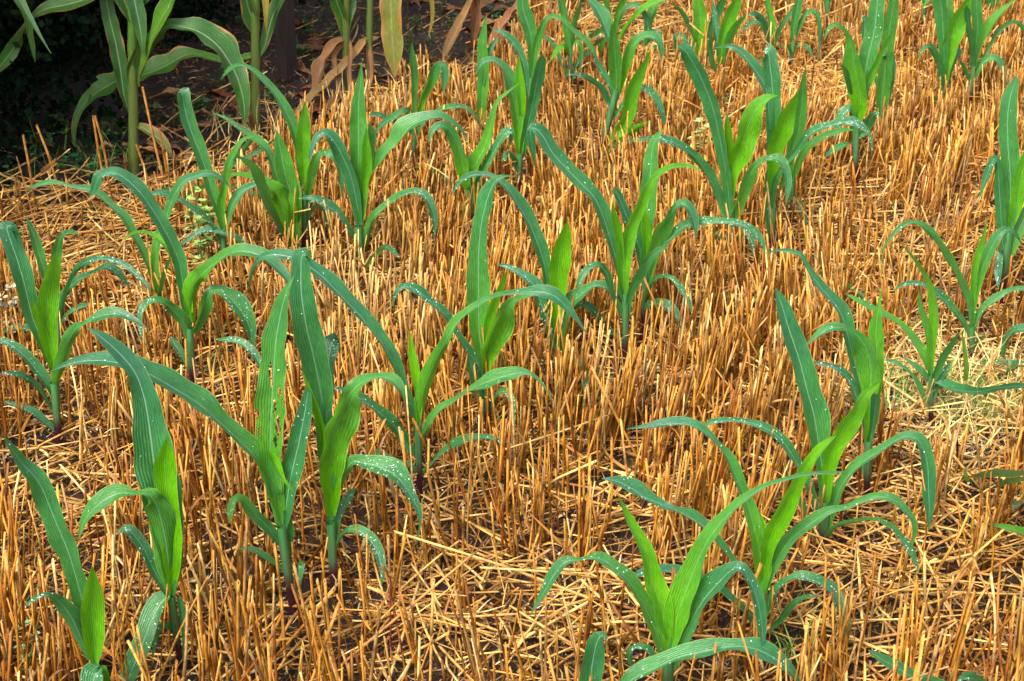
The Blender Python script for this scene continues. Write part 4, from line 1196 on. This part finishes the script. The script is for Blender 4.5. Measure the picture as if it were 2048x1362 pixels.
# ------------------------------------------------------------------ tall uncut straws at the left edge
def straw_thing(pts, label, w=4.5, ear=False):
    g = ground(pts[0][0], pts[0][1])
    root = None
    C_ = catmull([(a, b_, w) for a, b_ in pts], 12)
    P = np.array([on_plane(c[0], c[1], g[1] - 0.04 * (i / 11)) for i, c in enumerate(C_)])
    T = norm(np.gradient(P, axis=0))
    A_ = norm(np.cross(T, np.array([0.2, 1, 0.1])))
    Bb = np.cross(T, A_)
    an = np.linspace(0, 2 * np.pi, 7, endpoint=False)
    r_ = w * dep(P[0]) / FPX / 2 * np.where(np.arange(12) == 6, 1.35, 1.0)
    V = P[:, None] + r_[:, None, None] * (np.cos(an)[None, :, None] * A_[:, None] + np.sin(an)[None, :, None] * Bb[:, None])
    base_c = np.array((0.66, 0.30, 0.07)) * random.uniform(0.8, 1.15)
    col = np.tile(base_c, (12 * 7, 1))
    col[6 * 7:7 * 7] *= 0.45
    if not ear:
        o = mesh_obj('tall_straw', V.reshape(-1, 3), grid_faces(12, 7, True), M['straw'], origin=P[0], col=col)
        return tag(o, label, 'straw stalk', 'tall uncut straws at the edge of the dark corner')
    root = empty('wheat_ear', P[0])
    tag(root, label, 'wheat ear')
    mesh_obj('stalk', V.reshape(-1, 3), grid_faces(12, 7, True), M['straw'], root, P[0], col=col)
    vs, fs, cs_ = [], [], []
    d = T[-1]
    s1, s2 = A_[-1], Bb[-1]
    for q in range(16):
        sd = 1 if q % 2 else -1
        c = P[-1] + d * (0.0045 * q) + s1 * sd * 0.0035
        b0 = len(vs)
        ax = norm(d + s1 * sd * 0.35)
        for (h, rr) in ((0, .0004), (.003, .0022), (.007, .0024), (.011, .0004)):
            for a in range(5):
                aa = a * 2 * math.pi / 5
                vs.append(c + ax * h + rr * (math.cos(aa) * s1 + math.sin(aa) * s2))
                cs_.append((0.42, 0.19, 0.06))
        for h in range(3):
            for a in range(5):
                a2 = (a + 1) % 5
                fs.append((b0 + h * 5 + a, b0 + h * 5 + a2, b0 + h * 5 + 5 + a2, b0 + h * 5 + 5 + a))
    mesh_obj('grains', np.array(vs), fs, M['straw'], root, P[0], col=np.array(cs_))
    vs, fs, cs_ = [], [], []
    for q in range(10):
        c = P[-1] + d * (0.007 * q)
        e_ = c + norm(d + s1 * random.uniform(-.35, .35) + s2 * random.uniform(-.35, .35)) * 0.05
        b0 = len(vs)
        vs += [c - s1 * .0004, c + s1 * .0004, e_ + s2 * .0002, e_ - s2 * .0002]
        cs_ += [(0.4, 0.22, 0.08)] * 4
        fs.append((b0, b0 + 1, b0 + 2, b0 + 3))
    mesh_obj('awns', np.array(vs), fs, M['straw'], root, P[0], col=np.array(cs_))
    return root


for pts, lb in [([(70, 420), (60, 345), (46, 270)], 'tall straw standing alone nearest the left edge, against the dark'),
                ([(122, 400), (100, 320), (73, 250)], 'tall straw leaning left, second from the left edge'),
                ([(212, 372), (200, 320), (186, 232)], 'long straw left of the thick maize stalk, leaning left'),
                ([(220, 372), (208, 300), (190, 232)], 'long straw crossing its close neighbour left of the thick maize stalk'),
                ([(330, 372), (310, 290), (285, 174)], 'tallest thin straw just right of the thick maize stalk'),
                ([(336, 360), (328, 310), (318, 256)], 'orange straw with a cut top right of the thick maize stalk'),
                ([(302, 385), (290, 340), (272, 288)], 'short leaning straw at the foot of the thick maize stalk'),
                ([(255, 350), (251, 330), (248, 308)], 'short upright straw left of the foot of the thick maize stalk')]:
    straw_thing(pts, lb)
straw_thing([(42, 440), (40, 415), (38, 395)], 'short brown wheat ear pointing up near the left edge', 4, True)
straw_thing([(64, 400), (68, 360), (82, 346)], 'bent wheat ear curving right near the left edge', 3.5, True)


# ------------------------------------------------------------------ weeds
def weed(px_, py_, hgt, nst, nlf, lsz, colr, label, group=None, name='weed', spread=0.5, stemcol=(0.10, 0.14, 0.04), lobed=False):
    rg = random.Random(int(px_ * 7 + py_))
    g = ground(px_, py_)
    root = empty(name, g)
    tag(root, label, 'weed', group)
    sv, sf, sc = [], [], []
    lv, lf, lc = [], [], []
    for k in range(nst):
        a = rg.uniform(0, 6.28)
        tilt = rg.uniform(0.05, spread)
        h = hgt * rg.uniform(0.55, 1.0)
        d = np.array([math.cos(a) * tilt, math.sin(a) * tilt, 1.0])
        d /= np.linalg.norm(d)
        p0 = np.array(g) + np.array([rg.uniform(-.01, .01), rg.uniform(-.01, .01), -0.005])
        m_ = 6
        pts = [p0 + d * h * t / m_ + np.array([0, 0, -0.25 * h * tilt * (t / m_) ** 2]) for t in range(m_ + 1)]
        for t in range(m_ + 1):
            r_ = 0.0014 * (1.2 - t / m_)
            for q in range(4):
                sv.append(pts[t] + np.array([math.cos(q * 1.57), math.sin(q * 1.57), 0]) * r_)
                sc.append(stemcol)
        b0 = len(sv) - 4 * (m_ + 1)
        for t in range(m_):
            for q in range(4):
                q2 = (q + 1) % 4
                sf.append((b0 + t * 4 + q, b0 + t * 4 + q2, b0 + t * 4 + 4 + q2, b0 + t * 4 + 4 + q))
        for j in range(nlf):
            t = rg.uniform(0.2, 1.0)
            p = pts[min(m_, int(t * m_))]
            aa = rg.uniform(0, 6.28)
            out = np.array([math.cos(aa), math.sin(aa), rg.uniform(-0.2, 0.9)])
            out /= np.linalg.norm(out)
            side = np.cross(out, [0, 0, 1.0])
            side /= np.linalg.norm(side)
            up = np.cross(side, out)
            sz = lsz * rg.uniform(0.5, 1.15)
            b1 = len(lv)
            prof = [(0, .03), (.25, .05), (.42, .34), (.6, .44), (.8, .34), (1.0, .04)]
            cj = np.array(colr) * rg.uniform(0.7, 1.35)
            for (u_, w_) in prof:
                ww = w_ * (1 + (0.35 * math.sin(u_ * 25 + j) if lobed else 0))
                for sgn in (-1, 0, 1):
                    lv.append(p + out * sz * u_ + side * sgn * ww * sz + up * (abs(sgn) * 0.12 - 0.25 * u_ * u_) * sz)
                    lc.append(cj)
            for r0 in range(5):
                for c0 in range(2):
                    lf.append((b1 + r0 * 3 + c0, b1 + r0 * 3 + c0 + 1, b1 + r0 * 3 + 3 + c0 + 1, b1 + r0 * 3 + 3 + c0))
    mesh_obj('stems', np.array(sv), sf, M['weed'], root, np.array(g), col=np.array(sc))
    lv = np.array(lv)
    lv[:, 2] = np.maximum(lv[:, 2], 0.003)
    mesh_obj('foliage', lv, lf, M['weed'], root, np.array(g), col=np.array(lc))
    return root


weed(408, 545, 0.30, 7, 14, 0.024, (0.24, 0.38, 0.10), 'pale yellow-green weed with lobed leaves between maize plants at left', spread=0.3, lobed=True)
weed(1400, 345, 0.24, 6, 12, 0.028, (0.30, 0.40, 0.14), 'pale sickly weed behind the stubble right of the top centre', spread=0.45, lobed=True)
weed(28, 700, 0.22, 5, 8, 0.022, (0.50, 0.45, 0.30), 'dried whitish weed at the left edge beside the maize', spread=0.4)
weed(60, 1340, 0.16, 4, 5, 0.014, (0.20, 0.34, 0.15), 'thin green weed in the lower left corner', spread=0.35)
weed(775, 1300, 0.22, 1, 5, 0.012, (0.20, 0.10, 0.03), 'reddish withered weed stem in the lower middle', spread=0.08, stemcol=(0.25, 0.02, 0.04))
EG = 'small green weeds on the dark soil'
rw = random.Random(5)
wl = [(330, 340), (345, 300), (30, 330), (75, 310), (150, 330), (170, 290), (120, 265), (200, 260), (240, 310), (400, 220), (395, 300), (440, 170),
      (360, 250), (610, 60), (640, 40), (600, 110), (630, 130), (760, 60), (830, 60), (860, 90), (900, 50), (350, 210), (480, 60), (430, 70), (130, 210), (110, 170), (880, 20),
      (1010, 25), (20, 370), (60, 240), (310, 225), (660, 70), (820, 100), (990, 40), (180, 350), (100, 345), (450, 250), (15, 290), (230, 280), (550, 200)]
for k, (a, b_) in enumerate(wl):
    weed(a, b_, rw.uniform(0.04, 0.13), rw.randint(4, 8), rw.randint(3, 6), rw.uniform(0.012, 0.026), (rw.uniform(0.02, 0.06), rw.uniform(0.06, 0.13), 0.03),
         'low dark green weed growing on the shaded soil behind the field', EG, spread=1.2)


# grass blades among the pale hay
def blades(name, spots, label, colr, hmin, hmax, w):
    B_, D_, L_, W_, C_, K_ = [], [], [], [], [], []
    for (cx, cy, rx, ry, n_) in spots:
        for q in range(n_):
            a, r_ = random.uniform(0, 6.28), math.sqrt(random.random())
            g = ground(cx + rx * r_ * math.cos(a), cy + ry * r_ * math.sin(a))
            B_.append(g)
            D_.append((random.gauss(0, .4), random.gauss(0, .4), 1))
            L_.append(random.uniform(hmin, hmax))
            W_.append(random.uniform(0.5, 1) * w)
            C_.append(np.array(colr) * random.uniform(.6, 1.4))
            K_.append(random.uniform(-.9, .9))
    V, F_, cc = ribbon_batch(np.array(B_), np.array(D_), np.array(L_), np.array(W_), np.array(C_), np.array(K_), seg=7)
    tag(mesh_obj(name, V, F_, M['weed'], col=cc), label, 'grass', kind='stuff')


blades('grass', [(1960, 820, 110, 50, 260), (1800, 800, 110, 40, 110), (1180, 210, 300, 60, 40), (160, 330, 130, 50, 90), (1870, 80, 60, 80, 40), (1000, 640, 500, 250, 60), (90, 1250, 80, 60, 14), (1600, 1320, 50, 30, 16), (1700, 1300, 200, 60, 10), (420, 700, 80, 60, 30)],
       'short thin green grass blades growing among the straw', (0.13, 0.26, 0.05), 0.04, 0.13, 0.0014)
blades('hay', [(1890, 800, 190, 100, 240), (740, 230, 80, 30, 100), (1090, 150, 60, 40, 40), (500, 270, 90, 30, 60)],
       'curled pale hay shreds tangled on the ground', (0.74, 0.56, 0.24), 0.05, 0.16, 0.0016)


# cut maize leaves lying wilted on the ground
def fallen(name, label, leaves, base):
    g = ground(*base)
    root = empty(name, g)
    tag(root, label, 'maize leaf', 'wilted maize leaves lying on the ground')
    for k, ln_ in enumerate(leaves):
        t0, t1, dr, dt, pts = parse(ln_)
        make_leaf(root, g[1], pts, t0, t1, dr, dt, 'leaf', seed=7000 + int(base[0]) + k, zmin=0.03)


fallen('cut_maize_leaves', 'bundle of grey-green wilted maize leaves lying near the top centre', [
    '.1 .1 1|1165,95,4 1185,75,10 1205,62,12 1216,50,3', '.1 .1 1|1150,75,4 1175,72,9 1200,70,10 1222,60,2', '.1 .1 1|1160,100,4 1190,88,10 1210,80,10 1225,78,2',
    '.1 .1 1|1190,120,4 1200,100,9 1208,85,9 1212,75,2', '.2 .1 .5|1090,95,4 1110,85,7 1130,80,8 1165,78,2'], (1190, 110))
fallen('cut_maize_leaves', 'tangle of cut grey-green maize leaves on the soil under the cut-off blade plant', [
    '.1 .1 .3|310,412,4 350,400,9 390,385,10 440,350,2', '.15 .1 .3|300,372,4 345,382,9 400,372,10 470,345,2', '.1 .1 0|440,350,4 470,330,9 520,300,8 555,275,2',
    '.2 .2 0|450,370,4 490,385,10 530,395,9 570,390,2', '.1 .1 0|330,430,4 360,440,9 390,425,9 420,400,2', '.4 .4 0|455,345,4 470,320,10 500,285,10 520,262,2'], (420, 405))
fallen('cut_maize_leaves', 'flattened grey-green maize leaves on the straw at the right edge', [
    '.15 .1 .3|1940,965,5 1970,955,14 2010,950,18 2060,945,4', '.1 .1 .3|1965,975,5 2000,970,12 2030,962,12 2070,955,3', '.1 .1 .3|2050,1000,10 2035,1010,14 2025,1020,2',
    '.2 .1 .2|1935,965,8 1930,950,8 1932,935,2'], (1990, 985))
fallen('cut_maize_leaves', 'limp drop-covered leaf hanging low by the right edge', [
    '.2 .1 1|2005,715,8 2010,685,12 2025,662,14 2048,658,16 2080,662,2', '.2 .1 .5|1960,728,6 1985,722,8 2015,728,10 2060,722,2', '.3 .2 0|2010,750,6 2025,735,8 2050,732,2'], (2010, 760))
fallen('cut_stalk', 'thin striped green stalk lying aslant on the straw right of the middle', [
    '.3 .3 0|1653,554,5 1690,570,7 1720,588,7 1748,612,4', '.1 .1 0|1718,590,4 1730,615,7 1742,640,2'], (1700, 625))
fallen('grass_blade', 'single narrow green blade standing beside the flat lying leaf at right', [
    '.5 .4 0|1930,770,8 1932,735,10 1928,690,7 1923,662,1'], (1930, 790))
fallen('grass_blade', 'dark thin blade behind the broad straight blade at right', [
    '.15 .1 .5|1622,665,8 1612,640,9 1602,610,7 1592,570,1'], (1622, 690))


# dead leaves scattered over the soil at the back
DG = 'dead brown leaves scattered on the dark soil'
rd = random.Random(11)
spots = [(310, 318), (300, 300), (350, 330), (640, 232), (560, 235), (690, 215), (620, 225), (780, 165), (1010, 30), (1020, 45), (1030, 12), (430, 215), (470, 225), (395, 265),
         (350, 200), (1000, 10), (980, 15), (500, 245), (405, 235), (215, 305), (240, 300), (700, 230), (590, 245), (850, 130), (75, 300), (150, 385), (240, 372), (600, 60), (910, 30), (330, 300)] + [(rd.uniform(270, 1000), 0) for q in range(45)]
spots = [(a, b_ if b_ else edge_y(a) - rd.uniform(20, 190)) for a, b_ in spots]
spots = [(a, b_) for a, b_ in spots if b_ > -30]
for k, (a, b_) in enumerate(spots):
    g = ground(a, b_)
    n_ = 9
    ang = rd.uniform(-0.5, 0.7) if rd.random() < .7 else rd.uniform(0, 3)
    Ld = rd.uniform(0.05, 0.17)
    wd = rd.uniform(0.009, 0.024)
    c_ = np.array(rd.choice([(0.17, 0.055, 0.020), (0.20, 0.085, 0.035), (0.12, 0.035, 0.015), (0.30, 0.16, 0.07)]))
    vs, cs_ = [], []
    for i in range(n_):
        s = i / (n_ - 1)
        w_ = wd * math.sin(math.pi * min(1, s * 0.9 + 0.08)) * (1 + 0.25 * math.sin(s * 17 + k))
        for u_ in (-1, -.5, 0, .5, 1):
            xx = (s - .5) * Ld
            vs.append(g + np.array([math.cos(ang) * xx - math.sin(ang) * u_ * w_, math.sin(ang) * xx + math.cos(ang) * u_ * w_,
                                    0.006 + 0.03 * s * (1 - s) + abs(u_) * w_ * 0.8 + 0.25 * w_ * math.sin(9 * s + u_ * 2 + k)]))
            cs_.append(c_ * rd.uniform(.8, 1.2))
    tag(mesh_obj('dead_leaf', np.array(vs), grid_faces(n_, 5), M['litter'], origin=g, col=np.array(cs_)),
        'curled dead brown leaf lying on the dark soil behind the field', 'dead leaf', DG)


# ------------------------------------------------------------------ the dark lean-to behind: post, back wall, ivy, and an unseen cover added to block light
def box(name, c, s, mat, parent, rot=(0, 0, 0), bev=0.004):
    me = bpy.data.meshes.new(name)
    import bmesh
    bm = bmesh.new()
    bmesh.ops.create_cube(bm, size=1)
    for v in bm.verts:
        v.co = Vector((v.co.x * s[0], v.co.y * s[1], v.co.z * s[2]))
    bmesh.ops.bevel(bm, geom=bm.edges[:], offset=bev, segments=2, affect='EDGES')
    bm.to_mesh(me)
    bm.free()
    me.materials.append(M[mat])
    o = bpy.data.objects.new(name, me)
    o.location = np.array(c) - np.array(parent.location)
    o.rotation_euler = rot
    o.parent = parent
    COL.objects.link(o)
    return o


EU = np.array([0.577, 0.816, 0.0])          # along the field edge
EN = np.array([-0.816, 0.577, 0.0])         # away from the field
E0 = np.array([-1.41, 4.39, 0.0])
ZR = math.atan2(0.816, 0.577)
shed = empty('shed', tuple(E0 + EN * 1.2))
tag(shed, 'open wooden shed guessed behind its brown post, unseen cover added to shade the corner', 'shed')


def sp(u_, n_, z):
    return tuple(E0 + EU * u_ + EN * n_ + np.array([0, 0, z]))


pb = ground(574, 158)
box('post', (pb[0], pb[1] + .02, 0.93), (0.050, 0.055, 1.88), 'wood', shed, (0, 0, ZR))
for u_ in (-1.4, -4.0):
    box('post', sp(u_, 0.14, 0.93), (0.05, 0.055, 1.88), 'wood', shed, (0, 0, ZR))
box('shade_roof', sp(-1.3, 1.12, 1.93), (6.6, 2.5, 0.05), 'wood', shed, (0, 0, ZR))  # unseen cover added overhead to keep light out of the dark corner
for k in range(30):
    box('wall_board', sp(-4.5 + k * 0.215, 2.25 + 0.006 * (k % 2), 0.94), (0.208, 0.03, 1.88), 'wood', shed, (0, 0, ZR), bev=0.006)


def hedge(name, c, s, n_, colr, label, lsz=0.05, rz=0.0):
    root = empty(name, (c[0], c[1], 0))
    tag(root, label, 'hedge')
    P = RNG.uniform(-1, 1, (n_, 3)) * (1 - 0.3 * RNG.random((n_, 1)) ** 3)
    rr = 1 + 0.12 * np.sin(P[:, :1] * 9) * np.sin(P[:, 2:] * 7)
    P = P * np.array(s) * rr
    P = np.stack([P[:, 0] * math.cos(rz) - P[:, 1] * math.sin(rz), P[:, 0] * math.sin(rz) + P[:, 1] * math.cos(rz), P[:, 2]], 1) + np.array(c)
    P[:, 2] = np.maximum(P[:, 2], 0.02)
    o_ = norm(RNG.normal(size=(n_, 3)))
    s_ = norm(np.cross(o_, norm(RNG.normal(size=(n_, 3)))))
    sz = RNG.uniform(.6, 1.3, n_)[:, None] * lsz
    V = np.stack([P, P + (o_ * .5 + s_ * .38) * sz, P + o_ * sz, P + (o_ * .5 - s_ * .38) * sz], 1).reshape(-1, 3)
    F_ = np.arange(n_ * 4).reshape(-1, 4)
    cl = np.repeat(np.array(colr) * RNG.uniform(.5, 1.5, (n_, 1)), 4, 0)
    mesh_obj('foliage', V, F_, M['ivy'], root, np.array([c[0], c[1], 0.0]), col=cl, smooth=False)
    # woody stems inside
    vs, fs, cs_ = [], [], []
    for k in range(14):
        b0 = len(vs)
        xa, ya = random.uniform(-.85, .85) * s[0], random.uniform(-.7, .7) * s[1]
        x0 = c[0] + xa * math.cos(rz) - ya * math.sin(rz)
        y0 = c[1] + xa * math.sin(rz) + ya * math.cos(rz)
        for t in range(6):
            for q in range(5):
                a = q * 1.2566
                vs.append((x0 + 0.05 * math.sin(t + k) + .012 * math.cos(a), y0 + .012 * math.sin(a), t / 5 * (c[2] + s[2] * .8)))
                cs_.append((0.05, 0.035, 0.02))
        for t in range(5):
            for q in range(5):
                q2 = (q + 1) % 5
                fs.append((b0 + t * 5 + q, b0 + t * 5 + q2, b0 + t * 5 + 5 + q2, b0 + t * 5 + 5 + q))
    mesh_obj('stems', np.array(vs), fs, M['weed'], root, np.array([c[0], c[1], 0.0]), col=np.array(cs_))


b1 = sp(-1.45, 1.02, 0)
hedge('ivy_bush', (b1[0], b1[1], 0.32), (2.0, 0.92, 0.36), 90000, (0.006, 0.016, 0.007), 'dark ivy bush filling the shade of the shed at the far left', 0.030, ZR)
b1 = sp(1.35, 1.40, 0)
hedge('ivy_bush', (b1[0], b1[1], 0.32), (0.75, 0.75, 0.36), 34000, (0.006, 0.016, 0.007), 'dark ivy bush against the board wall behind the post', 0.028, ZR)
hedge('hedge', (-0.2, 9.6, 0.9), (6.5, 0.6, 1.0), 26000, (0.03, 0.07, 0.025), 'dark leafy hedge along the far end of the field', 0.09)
